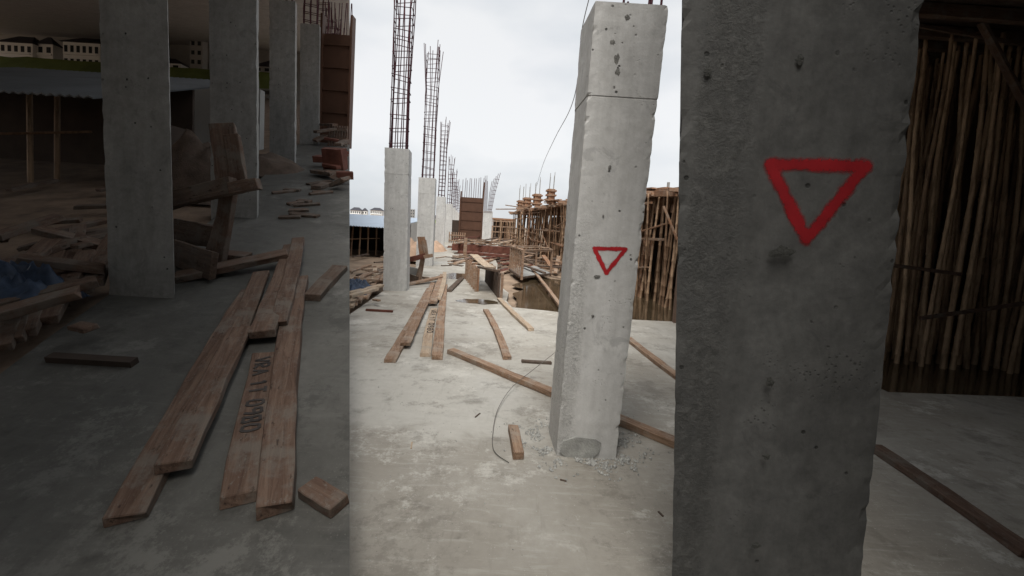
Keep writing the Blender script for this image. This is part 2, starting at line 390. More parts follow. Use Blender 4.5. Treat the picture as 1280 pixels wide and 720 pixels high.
# near column with the red triangle
fl = G(695, 571); fr = G(772, 576)
ex = (fr-fl).normalized(); _b = atY(681, 560, fl.y+.42); ey = Vector((_b.x-fl.x+.012, .42, 0)).normalized()
W1 = .455; lean = Vector((.02, 0, 0))
nc = empty('concrete_column', fl, 'tall pale concrete column nearest the camera in the bright middle, with red triangle', 'column')
shaft1 = mkobj('shaft', col_body(fl-ex*.012, ex, ey, W1, .42, 3.10, .028, taper=.05, joint=2.50, rough=.005, lean=lean), M['col'], nc)
def colpt(u, z, off=.0):     # on the near face
    tt = .05*(z/3.27-.5)
    return fl-ex*.012+ex*((u-.5)*(W1+tt)+W1/2)+Vector((0, 0, z))+lean*z-ey*(tt/2+.003+off)
def tri_mark(pts3, bw, nrm, root, mat, seed=3, shaft=None):
    """three sprayed strokes: thin paint film laid on the cast face, thin towards its edges (attribute "film")"""
    rg = random.Random(seed); mb = MB(); film = []
    base = rootloc(shaft); bvh = BVHTree.FromPolygons([v.co+base for v in shaft.data.vertices], [tuple(p.vertices) for p in shaft.data.polygons])
    u0 = (pts3[1]-pts3[0]).normalized(); v0 = nrm.cross(u0).normalized(); O = pts3[0]
    P2 = [((p-O).dot(u0), (p-O).dot(v0)) for p in pts3]; pad = bw*1.5; st = bw*.17
    xs = [p[0] for p in P2]; ys = [p[1] for p in P2]
    nx = int((max(xs)-min(xs)+2*pad)/st); ny = int((max(ys)-min(ys)+2*pad)/st); idx = {}
    def sd(x, y):
        best = 9
        for k, (a, b) in enumerate(((0, 1), (1, 2), (2, 0))):
            ax, ay = P2[a]; bx, by = P2[b]; L2 = (bx-ax)**2+(by-ay)**2
            t = max(0, min(1, ((x-ax)*(bx-ax)+(y-ay)*(by-ay))/L2))
            off = bw*.16*noise.noise(Vector((t*3, k*5, seed)))
            d = math.hypot(x-ax-(bx-ax)*t, y-ay-(by-ay)*t)/(bw*(1.15+.25*noise.noise(Vector((t*4+7, k*3, seed)))))+abs(off)/bw*.5
            best = min(best, d)
        return max(0, 1-best)
    for i in range(nx+1):
        for j in range(ny+1):
            x = min(xs)-pad+i*st; y = min(ys)-pad+j*st; f = sd(x, y)
            p = O+u0*x+v0*y; h = bvh.ray_cast(p+nrm*.05, -nrm, .2)[0]
            idx[i, j] = len(mb.v); mb.v.append((h if h is not None else p)+nrm*.0012); film.append(f)
    for i in range(nx):
        for j in range(ny):
            q = (idx[i, j], idx[i+1, j], idx[i+1, j+1], idx[i, j+1])
            if max(film[k] for k in q) > .01: mb.f.append(q)
    used = sorted({k for f in mb.f for k in f}); mp_ = {k: n for n, k in enumerate(used)}
    mb.v = [mb.v[k] for k in used]; film = [film[k] for k in used]; mb.f = [tuple(mp_[k] for k in f) for f in mb.f]
    ob = mkobj('spray_mark', mb, mat, root)
    at_ = ob.data.attributes.new('film', 'FLOAT', 'POINT')
    for i, v in enumerate(film): at_.data[i].value = v
    return ob
def spray_mat(name, c1, c2):
    m = NT(name); co = m.co(); n1 = m.noise(co, 40, 6, .75); n2 = m.noise(co, 9, 4, .6)
    at_ = m.t.nodes.new('ShaderNodeAttribute'); at_.attribute_name = 'film'
    f = m.math('ADD', at_.outputs['Fac'], m.math('ADD', m.math('MULTIPLY', m.math('SUBTRACT', n1, .5), 1.1), m.math('MULTIPLY', m.math('SUBTRACT', n2, .5), .35)))
    m.col(m.ramp(n2, [(.3, c1), (.7, c2)])); m.rough(.7)
    m.set(m.b, 'Alpha', m.math('MULTIPLY', m.step(f, .08, .62), .96)); return m.m
def facept(px, py, o, nrm):     # where the photo ray meets the plane (o, nrm)
    d = ray(px, py); t = (o-Vector((0, 0, CH))).dot(nrm)/d.dot(nrm)
    return Vector((0, 0, CH))+d*t
nrm = (colpt(0, 2)-colpt(0, 1)).cross(ex).normalized()
if nrm.y > 0: nrm = -nrm
o1 = colpt(.5, 1.4, -.003)
T = [facept(x, y, o1, nrm) for x, y in ((743, 310.5), (782, 311.5), (758, 341.5))]
tri_mark(T, .0185, nrm, nc, spray_mat('red_spray_paint', (.40, .012, .018), (.56, .022, .03)), shaft=shaft1)
# stubs on top
for i, u in enumerate((.42, .52, .78, .86, .95)):
    b = MB(); p = colpt(u, 3.04)+ey*(.08+.07*(i % 2)); b.tube([p, p+Vector((.005, 0, .12+.02*i))], .008, 6); mkobj('rebar_stub', b, M['bar'], nc)
b = MB(); pa = facept(700, 561, o1, nrm); pb = facept(757, 573, o1, nrm)
# darker patch of mortar at the foot
vs = []
mp = MB(); lo_ = Vector((0, 0, 1))
A0 = colpt(.10, .03, .008); 
pts = [(.06, .03), (.10, .115), (.30, .15), (.62, .145), (.72, .12), (.70, .05), (.60, .0), (.15, .0)]
vs = [colpt(u, z, .006) for u, z in pts]; vs2 = [v+ey*.02 for v in vs]; n_ = len(vs)
mp.add(vs+vs2, [tuple(range(n_))[::-1]]+[(i, (i+1) % n_, (i+1) % n_+n_, i+n_) for i in range(n_)])
M['mortar'] = plain('grey_mortar', (.36, .36, .34), .95, .35, 9, bump=.6)
mkobj('mortar_patch', mp, M['mortar'], nc)

def scab(root, px, py, o, nr, rx, ry, seed, mat):
    rg = random.Random(seed); c = facept(px, py, o, nr); a = Vector((0, 0, 1)).cross(nr).normalized(); n = 14
    vs = [c+nr*.003]+[c+nr*.0012+a*math.cos(k*6.283/n)*rx*rg.uniform(.55, 1.15)+Vector((0, 0, 1))*math.sin(k*6.283/n)*ry*rg.uniform(.55, 1.15) for k in range(n)]
    mb = MB(); mb.add(vs, [(0, 1+k, 1+(k+1) % n) for k in range(n)]); mkobj('rough_scab', mb, mat, root)
M['scab'] = plain('scabbed_concrete', (.20, .195, .18), .95, .45, 30, bump=.8)
M['bscab'] = plain('shade_toned_scab', (.055, .055, .05), .95, .45, 18, bump=.8)  # scab colour darkened to go with the shade painted on the pillar
for px, py, rx, ry, sd in ((771, 74, .022, .042, 1), (772, 90, .018, .03, 2), (766, 53, .02, .02, 3), (746, 346, .026, .014, 5), (784, 22, .02, .02, 6), (762, 209, .014, .018, 7), (754, 270, .010, .012, 8), (741, 395, .012, .012, 9)):
    scab(nc, px, py, o1-ey*.001, nrm, rx, ry, sd, M['scab'])
ROW = [10.35, 18.2, 28.6, 37, 45.5, 54, 62.5, 71]
names_c = ['second', 'third', 'fourth', 'fifth', 'sixth', 'seventh', 'eighth', 'last']
def build_row(site, mat, topcage):
    for i, z in enumerate(ROW):
        if i == 0: bx, by = 493.5, 363.5
        elif i == 1: bx, by = 530, 332
        elif i == 2: bx, by = 549, 310.8
        else:
            bx, by = proj((-1.55-.104*z, z, 0))
        c = site.p(bx, by)
        w = .53 if i == 0 else (.6 if i == 1 else .56)
        exx, eyy = (rot2(EX, 6), rot2(EY, 6)) if site is CS else (rot2(EX, 2), rot2(EY, 12))
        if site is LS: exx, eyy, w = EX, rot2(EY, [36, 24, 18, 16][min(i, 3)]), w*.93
        p0 = c-exx*w/2
        ln = Vector((-.028, 0, 0)) if i == 0 and site is CS else Vector((-.012, 0, 0))
        if site is LS: ln = Vector((-.028, 0, 0)) if i == 0 else Vector((-.02, 0, 0))
        if site is CS:
            lab = {0: 'square pale concrete column left of the plank stack with tall rebar cage', 1: 'pale concrete column second in the row behind the plank stack',
                   2: 'concrete column third in the receding row with bare cage above'}.get(i, 'far concrete column of the row with rebar on top, number %s counting away' % ['', '', '', 'four', 'five', 'six', 'seven', 'eight'][i])
        else:
            lab = {0: 'wide dim grey column on the left side behind the flat steel bar', 1: 'dim grey column behind the leaning brown board on the left side',
                   2: 'dim grey column with lift joint near the top, right of the leaning board'}.get(i, 'dim far column beside the brown panel on the left side, number %s going away' % ['', '', '', 'four', 'five', 'six', 'seven', 'eight'][i])
        r = empty('concrete_column', c, lab, 'column', 'row of square concrete columns' if site is CS else 'dim columns going up on the left')
        near = (i == 0) or (site is LS and i < 3)
        H = 3.17
        mkobj('shaft', col_body(p0, exx, eyy, w, w if site is CS else .24, H, .06 if near else .16, joint=2.6, rough=.007 if near else .004, lean=ln), mat, r)
        if site is CS:
            cage(r, c+eyy*w/2+ln*H, exx, eyy, w*.72, H, (7.9 if i < 3 else 7.4-.1*i), nper=3 if i < 2 else 2, r=.012 if i < 2 else .016, tie=.27 if i < 3 else .36, seed=i+5, fan=.03)
        else:
            cage(r, c+eyy*.12+ln*H, exx, eyy*.3, w*.74, H, 4.62, nper=3 if i < 3 else 2, r=.013, tie=.2, seed=i+25)
build_row(CS, M['col2'], True)
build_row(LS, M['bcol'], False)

# ------------------------------------------------------------------ ground, slab, ramp, water
XL = lambda y, z: edgex(437, y, z)
g = MB(); g.add([(-900, -300, -.14), (900, -300, -.14), (900, 1500, -.14), (-900, 1500, -.14)], [(0, 1, 2, 3)])
struct('ground', g, M['soil'])
# centre slab
SE = [G(437, 393), G(478, 364.5), G(520, 334), G(545, 313), G(560, 299)]
poly = [(-7, -4), (-7, 1.0), (-3.6, 3.0)]
poly += [(SE[0].x, SE[0].y)]+[(v.x, v.y) for v in SE[1:]]
poly += [(-4.5, 60), (-1.2, 60)]
for px, py in ((616, 318), (622, 330), (621, 341), (629, 350), (628, 360), (636, 366), (633, 376), (640, 384), (690, 389), (760, 398), (843, 402)): poly.append(tuple(G(px, py)[:2]))
poly += [tuple(G(1000, 440)[:2]), tuple(G(1110, 490)[:2]), tuple(G(1300, 497)[:2]), (9, 5.2), (9, -4)]
sl = MB(); n_ = len(poly)
sl.prism(poly[::-1], -.25, 0)
struct('concrete_slab', sl, M['flr'])
wt = MB(); wt.add([(-2.0, 9.5, -.05), (12, 1, -.05), (14, 22, -.05), (0, 15.5, -.05)], [(0, 1, 2, 3)])
wt = MB(); wp = [G(644, 362, -.05), G(648, 352, -.05), G(668, 347, -.05), G(700, 350, -.05), Vector((3.2, 19, -.05)), Vector((14, 17, -.05)), Vector((14, 2, -.05)), G(1300, 520, -.05), G(1100, 510, -.05), G(843, 420, -.05), G(690, 400, -.05), G(640, 390, -.05)]
wq = []
for a, b in zip(wp, wp[1:]+wp[:1]):
    k_ = max(1, int((b-a).length/.3))
    for i in range(k_):
        p = a.lerp(b, i/k_); wq.append(p+Vector((noise.noise(p*1.3), noise.noise(p*1.3+Vector((9, 0, 0))), 0))*.45)
wt.add(wq, [tuple(range(len(wq)))]); struct('water', wt, M['water'])
# shallow puddle sheets on the slab near the box form
for cx, cy, rx, ry in ((597, 377, .5, .35), (570, 345, .5, .9)):
    c = G(cx, cy); pd = MB(); vs = [(c.x+rx*math.cos(t*.3927)*U(.7, 1.1), c.y+ry*math.sin(t*.3927)*U(.7, 1.1), .004) for t in range(16)]
    pd.add(vs, [tuple(range(16))]); struct('puddle', pd, M['water'])
# left ramp
Y0, Y1 = .35, 46
# ramp slab edge (pour edge) in panel matches the centre one
re = [LS.p(*q) for q in ((437.5, 394), (456, 380), (478, 364.5), (520, 334), (545, 313), (558, 301))]
rp = [(XL(Y0, S*Y0), Y0)]+[(XL(y, S*y), y) for y in (6, 14, 46)]
conc = rp+[(XL(46, S*46)-4, 46)]+[(v.x, v.y) for v in re[::-1]]+[(-4.5, re[0].y-.5), (-4.5, Y0)]
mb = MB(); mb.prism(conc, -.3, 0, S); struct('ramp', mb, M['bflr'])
mb = MB(); mb.prism([(XL(46, S*46)-.2, 46.0), (-70, 46), (-70, Y0), (-1.0, Y0)], -.34, -.06, S); struct('ramp_ground', mb, M['bsoil'])
# earth fill under the ramp
mb = MB(); xs = [XL(y, S*y) for y in (Y0, 46)]
mb.add([(xs[0]-.03, Y0, -.15), (xs[1]-.03, 46, -.15), (-70, 46, -.15), (-70, Y0, -.15), (xs[0]-.03, Y0, S*Y0-.32), (xs[1]-.03, 46, S*46-.35), (-70, 46, S*46-.35), (-70, Y0, S*Y0-.32)],
       [(3, 2, 1, 0), (4, 5, 6, 7), (0, 1, 5, 4), (1, 2, 6, 5), (2, 3, 7, 6), (3, 0, 4, 7)])
struct('ramp_fill', mb, M['bsoil'])

# ------------------------------------------------------------------ added roofs and walls that shade the two side bays
HR = 4.6
def roofx(y): return edgex(437, y, HR+S*y)
rf = MB(); rf.prism([(-.75, -4), (-.75, -.2), (-1.0, .3), (-2.0, 4.4), (-4.8, 12), (roofx(16), 16), (roofx(46), 46), (-62, 46), (-12.5, -4)][::-1], HR, HR+.22, S)
tag(mkobj('added_shade_roof', rf, M['added_soffit'], loc=(-6, 5, HR)), 'sloping slab added to shade the dim left side, standing in for dim sky', 'roof')  # roof added only to shade the left bay and cover the sky
bw = MB(); bw.prism([(roofx(46)+.02, 46), (roofx(46)+.02, 46.25), (-62, 46.25), (-62, 46)][::-1], -.3, HR, S)
tag(mkobj('added_back_wall', bw, M['grey'], loc=(-30, 46, 13)), 'dark grey wall added to shut out light at the far left end', 'wall')  # added wall, keeps the far end of the bay dark
bw = MB(); bw.prism([(-1.0, -3.6), (-1.0, -3.4), (-12, -3.4), (-12, -3.6)], -.2, HR-1.0, 0)
tag(mkobj('block_or_added_wall', bw, M['bcol'], loc=(-6, -3.5, 0)), 'unseen wall added behind the viewer to shade the left side', 'wall')  # added out of view, blocks light from behind on the left

rf = MB(); rf.prism([(.55, -4), (.55, .2), (1.25, .4), (1.25, 2.6), (edgex(900, 8.3, 4.7), 8.3), (13, 8.3), (13, -4)], 4.7, 4.9)  # notch cut so the sun reaches the near column
tag(mkobj('added_shade_deck', rf, M['dkw'], loc=(6, 2, 4.7)), 'dark timber formwork deck added to shade the dim right side, above the bamboo', 'roof')  # deck added over the right bay for its shade
bw = MB(); bw.box((8.3, 8.35, -.2), 10.4, .1, 4.9)
tag(mkobj('added_shade_wall', bw, M['dply'], loc=(8, 8.35, 0)), 'dark sheeting added behind the right bamboo poles to shut out light', 'wall')  # added sheet, closes the bay behind the bamboo against light
bw = MB(); bw.box((12.6, 2.4, -.2), .1, 11.8, 4.9)
tag(mkobj('added_shade_wall', bw, M['dark'], loc=(12.6, 2, 0)), 'unseen dark wall added beyond the right edge of the view for shade', 'wall')  # added out of view, stops light from the outer right side
bw = MB(); bw.box((6.4, -3.5, -.2), 12.2, .2, 4.9)
tag(mkobj('block_or_added_wall', bw, M['bcol'], loc=(6.6, -3.5, 0)), 'unseen wall added behind the viewer to shade the right side', 'wall')  # added out of view, keeps light off the pillar front

# ------------------------------------------------------------------ right pillar
YP = 1.6
pl = atY(851, 0, YP); pbm = atY(838, 720, YP); prt = atY(1157, 0, YP); prb = atY(1084, 720, YP)
# foot at z=0
def lerpz(a, b, z): t = (z-a.z)/(b.z-a.z); return a.lerp(b, t)
fL, fR = lerpz(pbm, pl, 0), lerpz(prb, prt, 0)
wz0 = (fR-fL).length; fL2, fR2 = lerpz(pbm, pl, 4.7), lerpz(prb, prt, 4.7)
wz1 = (fR2-fL2).length
print('pillar', fL, fR, fL2, fR2)
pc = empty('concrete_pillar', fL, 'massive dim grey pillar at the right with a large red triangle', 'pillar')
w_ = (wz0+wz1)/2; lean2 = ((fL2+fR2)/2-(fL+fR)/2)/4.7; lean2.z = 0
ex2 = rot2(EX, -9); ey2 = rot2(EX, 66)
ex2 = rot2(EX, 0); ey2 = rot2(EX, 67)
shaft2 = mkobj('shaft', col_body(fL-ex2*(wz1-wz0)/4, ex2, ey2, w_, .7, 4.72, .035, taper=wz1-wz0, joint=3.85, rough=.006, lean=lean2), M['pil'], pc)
nr2 = Vector((0, -1, 0)); o2 = Vector((1, YP-.001, 1.5))
for px, py, rx, ry, sd in ((978, 316, .05, .028, 11), (962, 478, .02, .022, 12), (958, 570, .018, .014, 13), (1000, 75, .018, .02, 14), (945, 682, .02, .014, 15), (885, 90, .016, .02, 16)):
    scab(pc, px, py, o2, nr2, rx, ry, sd, M['bscab'])
T = [facept(x, y, o2, nr2) for x, y in ((965, 205), (1086, 207), (1012, 299))]
# account for the taper in depth
tri_mark(T, .029, nr2, pc, spray_mat('shade_toned_red_paint', (.22, .006, .010), (.32, .010, .015)), 9, shaft2)  # red paint in a darker copy, bay shade put into its colour

# ------------------------------------------------------------------ bamboo
def bamboo_mesh(L, r, seed):
    rg = random.Random(seed); mb = MB(); pts = []; rr = []; z = 0; ph = rg.uniform(0, 6)
    while z < L:
        st = rg.uniform(.22, .36)
        for q, f in ((0, 1.22), (.02, 1.0), (st-.02, .95)):
            zz = min(L, z+q); pts.append((math.sin(zz*1.3+ph)*.02*L/3+math.sin(zz*3.1+ph)*.006, math.cos(zz*1.1+ph)*.018*L/3, zz)); rr.append(r*f*(1-.3*zz/L))
        z += st
    mb.tube([(x+(rg.uniform(-1, 1) if i % 3 == 2 else 0)*.004, y, z) for i, (x, y, z) in enumerate(pts)], rr, 7); return mb
def bamboo_set(mat, Lh, r, k):
    out = []
    for i in range(k):
        mb = bamboo_mesh(Lh, r*U(.8, 1.25), 40+i); me = bpy.data.meshes.new('bamboo_prop'); me.from_pydata(mb.v, [], mb.f); me.materials.append(mat)
        for p in me.polygons: p.use_smooth = True
        out.append(me)
    return out
BM = bamboo_set(M['bam'], 2.75, .031, 8); BW = bamboo_set(M['orw'], 2.75, .04, 2); BB = bamboo_set(M['bbam'], 4.75, .036, 6)
def prop(me, p, lean, label, group, sc=1):
    o = bpy.data.objects.new('bamboo_prop', me); COL.objects.link(o); o.location = p
    o.rotation_euler = (lean[0], lean[1], U(0, 6.28)); o.scale = (1, 1, sc)
    tag(o, label, 'bamboo pole', group); return o
def fx(z): return 3.75-.185*(z-10.5)
def hd(z):
    return 2.7+(z-10.5)*.018 if z < 17 else 2.82-(z-17)*.016
cnt = 0
for row in range(4):
    z = 10.3
    while z < 31:
        x = fx(z)+row*.62+U(-.18, .18); h = hd(z)
        p = Vector((x, z+U(-.2, .2), -.14))
        o = prop(random.choice(BM+BM[:3]+BW), p, (U(-.06, .06) if R_() < .8 else U(-.16, .16), U(-.05, .05) if R_() < .8 else U(-.15, .15)), 'slim brown bamboo prop in the dense rows under the timber deck', 'bamboo props under the centre deck', (h+.1)/2.75)
        cnt += 1
        z += (.125 if row == 0 else .32 if row == 1 else .6)*(1+.02*(z-9))*U(.7, 1.3)
# far low props
for i in range(26):
    px = U(612, 642); z = U(33, 44); x = (px-640)/F*z
    prop(random.choice(BM), (x, z, -.14), (U(-.08, .08), U(-.08, .08)), 'thin bamboo prop far off beyond the stacked timber beside the small column', 'far bamboo props', .8); cnt += 1
print('props', cnt)
for k in range(26):      # bracing lashed over the front row
    z = 10.6+k*.75; x = fx(z)-.12; h = U(.5, 2.2); z2 = z+U(.9, 2.4)
    plank((x, z, h), (fx(z2)-.12, z2, h+U(-.5, .7)), .05, .04, M['wood'] if k % 2 else M['orw'], 'slanting timber brace tied across the front of the bamboo rows', 'braces across the bamboo rows', name='timber_brace', cat='brace')
for k in range(22):      # ledgers along the rows
    z = 10.4+k*.9+U(-.2, .2); h = random.choice((.9, 1.5, 2.1, 2.4)); z2 = z+U(1.8, 3.4)
    plank((fx(z)-.1-U(0, .1), z, h), (fx(z2)-.1, z2, h+U(-.12, .12)), .06, .06, M['orw'] if k % 2 else M['wood'], 'level timber ledger running along the front bamboo row', 'ledgers along the bamboo rows', name='timber_ledger', cat='ledger')
for k in range(34):      # boards heaped at the feet of the props
    z = U(14.5, 27); x = fx(z)-U(.1, 1.1); t_ = U(-.5, .5)
    plank((x, z, U(-.08, .35)), (x+U(-1.2, 1.2), z+U(.8, 2.2), U(-.05, .5)), U(.1, .22), .05, random.choice((M['orw'], M['wood'], M['dkw'])), 'formwork board heaped against the feet of the bamboo rows', 'boards heaped at the bamboo feet', name='formwork_board', cat='board')
# deck on the props: boards, beams
dk = empty('timber_deck', (fx(15), 15, 2.6), 'long brown timber formwork deck resting on rows of bamboo props', 'formwork deck')
mb = MB()
zz = [9.9, 11.5, 14, 17, 20, 23, 26, 29, 31.5]
for a, b in zip(zz, zz[1:]):
    za, zb = hd(a), hd(b)
    xa, xb = fx(a)-.1, fx(b)-.1
    mb.add([(xa, a, za), (xb, b, zb), (xb+9, b, zb), (xa+9, a, za), (xa, a, za+.05), (xb, b, zb+.05), (xb+9, b, zb+.05), (xa+9, a, za+.05)], [(0, 1, 2, 3), (7, 6, 5, 4), (0, 4, 5, 1), (3, 2, 6, 7), (0, 3, 7, 4), (1, 5, 6, 2)])
mkobj('decking', mb, M['orw'], dk)
for k in range(70):      # bearers sticking out, joists
    z = U(10.1, 31); h = hd(z)-.1*R_()
    x0 = fx(z)-U(.05, .55)
    plank((x0, z+U(-.3, .3), h-.06), (x0+2.2, z+U(-.3, .3), h-.06), .08, .09, M['orw'] if k % 3 else M['wood'], parent=dk, name='bearer')
for k in range(9):
    a = 10.2+k*2.3; b = a+2.8
    plank((fx(a)-.12+U(-.1, .1), a, hd(a)-U(.08, .2)), (fx(b)-.12+U(-.1, .1), b, hd(b)-U(.0, .2)), .05, .14, M['orw'], parent=dk, name='edge_board')
for k in range(16):
    z = U(10.5, 28); x0 = fx(z)+U(-.5, .6)
    plank((x0, z, hd(z)+.06), (x0+U(-.6, .6), z+U(.8, 2.4), hd(z)+.07+U(0, .08)), .14, .04, M['orw'], parent=dk, name='loose_board')
bwl = MB(); bwl.box((0, 0, 0), .1, 25, 2.9, None)
bwl.v = [Vector((fx(20+v.y)+2.9+v.x, 20+v.y, -.14+v.z*.9)) for v in bwl.v]
tag(mkobj('light_block_sheet', bwl, M['dark'], loc=(fx(20)+2.9, 20, 0)), 'dark sheet added to block light behind the bamboo prop rows', 'blocker')  # sheet added so no sky light leaks between the props
# diagonal brace at right top of the photo's centre and cross rails
for (ax, ay, bx, by, zz_) in ((828, 258, 845, 300, 10.2),):
    plank(atY(ax, ay, zz_), atY(bx, by, zz_-.1), .09, .05, M['orw'], 'short diagonal orange brace under the deck right of the near column', None, name='timber_brace', cat='brace')
# column boxes on deck with starter bars
def colbox(px, py, z, s, label):
    c = atY(px, py, z); c.z = hd(z)+.05
    r = empty('column_form', c, label, 'column form', 'orange column forms on the deck')
    mb = MB()
    mb.box(c, s, s, .62, Matrix.Rotation(.2, 3, 'Z')); mkobj('form_box', mb, M['orw'], r)
    for h in (.08, .3, .5):
        q = MB()
        for sy in (-1, 1):
            q.beam(c+Vector((-s*.8, sy*s*.58, h)), c+Vector((s*.8, sy*s*.58, h)), .06, .07); q.beam(c+Vector((sy*s*.58, -s*.8, h)), c+Vector((sy*s*.58, s*.8, h)), .06, .06)
        mkobj('clamp', q, M['orw'], r)
    for sx in (-1, 1):
        for sy in (-1, 1):
            b = MB(); a = c+Vector((sx*s*.32, sy*s*.32, .3)); b.tube([a, a+Vector((U(-.03, .03), 0, U(.85, 1.25)))], .013, 5); mkobj('rebar', b, M['grey'], r)
colbox(688.5, 246, 20.6, .30, 'nearest orange timber column form with four starter bars, left of near column')
colbox(671.5, 248, 23.4, .34, 'middle orange timber column form on the deck with starter bars')
colbox(659, 255, 26, .36, 'third orange timber column form along the deck edge')
colbox(651, 258, 28.4, .36, 'farthest small orange timber column form on the deck')
b = MB(); c = atY(835, 236, 11.5); c.z = hd(11.5); b.tube([c, c+Vector((0, 0, .26))], .035, 8)
tag(mkobj('pipe_stub', b, M['grey'], loc=c), 'short grey pipe upright on the deck right of the near column', 'pipe')
# thin sticks sticking out of deck's far end
for a_, b_ in (((620, 262), (655, 262)), ((632, 257), (665, 262)), ((640, 268), (690, 246))):
    p, q = atY(*a_, 24), atY(*b_, 23)
    plank(p, q, .07, .05, M['wood'], 'thin pole lying out over the left end of the deck', 'poles on the deck end', name='timber_pole', cat='pole')

# right bay bamboo
for i in range(84):
    if i < 34: px = 1095+(i+U(-.4, .4))*8.2; z = U(6.3, 6.8)
    else: px = U(1080, 1400); z = U(6.8, 8.0)
    base = G(px, 500); x = (px-640)/F*z*1.0
    x = atY(px, 400, z).x
    big = R_() < .25
    prop(random.choice(BB), (x, z, -.14), (U(-.04, .04), U(-.05, .05) if not big else U(-.12, .12)), 'dim bamboo prop standing in dark water at the far right, behind the pillar', 'dim bamboo props at the right', 1.0)
for i in range(30):
    z = U(6.6, 8.0); x = atY(U(880, 1085), 400, z).x
    prop(random.choice(BB), (x, z, -.14), (U(-.04, .04), U(-.06, .06)), 'dim bamboo prop standing in dark water at the far right, behind the pillar', 'dim bamboo props at the right', 1.0)
for k in range(5):       # formwork beams overhead on the right
    y_ = 4.9+k*.45
    plank((2.9, y_, 4.7-.17-.02*(k % 2)), (9, y_+U(-.2, .2), 4.7-.17), .1, .15, M['bwood'], 'dark horizontal timber beam under the added right deck, beam %s from the front' % ['one', 'two', 'three', 'four', 'five'][k], 'beams under the added right deck', name='timber_beam', cat='beam')
for a_, b_, z_, lab in (((1120, 30), (1300, 62), 6.2, 'dim horizontal rail tied high across the bamboo at the right'), ((1225, 30), (1290, 150), 6.1, 'dim diagonal brace at the upper right corner'), ((1085, 330), (1200, 345), 6.2, 'thin dim cross stick tied low across the bamboo'), ((1150, 400), (1290, 380), 6.2, 'dim cross rail just above the water at the far right')):
    plank(atY(*a_, z_), atY(*b_, z_+.05), .09 if z_ < 6.15 else .04, .05, M['bwood'], lab, name='timber_brace', cat='brace')
# plank on the dim right floor
plank(G(1092, 562), G(1290, 700), .11, .05, M['bwood'], 'dim plank lying diagonally on the floor at the bottom right', name='plank')

# ------------------------------------------------------------------ planks, piles etc. for both halves
DIM = lambda site: site is LS
def glyph(o, w, t, L, text, s0, h, mat):
    G_ = {'V': [[(0, 1), (.5, 0), (1, 1)]], 'R': [[(0, 0), (0, 1), (.8, .95), (.8, .55), (0, .5), (.9, 0)]], 'A': [[(0, 0), (.5, 1), (1, 0)], [(.2, .4), (.8, .4)]],
          '1': [[(.5, 0), (.5, 1), (.2, .75)]], 'T': [[(0, 1), (1, 1)], [(.5, 0), (.5, 1)]], '0': [[(.1, .1), (0, .5), (.2, 1), (.8, 1), (1, .5), (.8, .05), (.1, .1)]],
          '9': [[(1, .6), (.2, .5), (.1, .95), (.9, 1), (1, .5), (.7, 0)]], '8': [[(.2, .5), (.1, .05), (.9, 0), (.8, .5), (.2, .5), (.1, .95), (.9, 1), (.8, .5)]], '.': [[(.4, 0), (.5, .1)]]}
    mb = MB(); x = 0
    for ch in text:
        for pl_ in G_.get(ch, []):
            pts = [Vector((L-s0-x-h*.62*u[0], -(u[1]-.5)*w*.6, t+.003)) for u in pl_]
            for a, b in zip(pts, pts[1:]):
                mb.beam(a, b, w*.12, .0015)
        x += h*.85 if ch != ' ' else h*.6
    me = bpy.data.meshes.new('painted_lettering'); me.from_pydata(mb.v, [], mb.f); me.materials.append(mat)
    q = bpy.data.objects.new('painted_lettering', me); COL.objects.link(q); q.parent = o
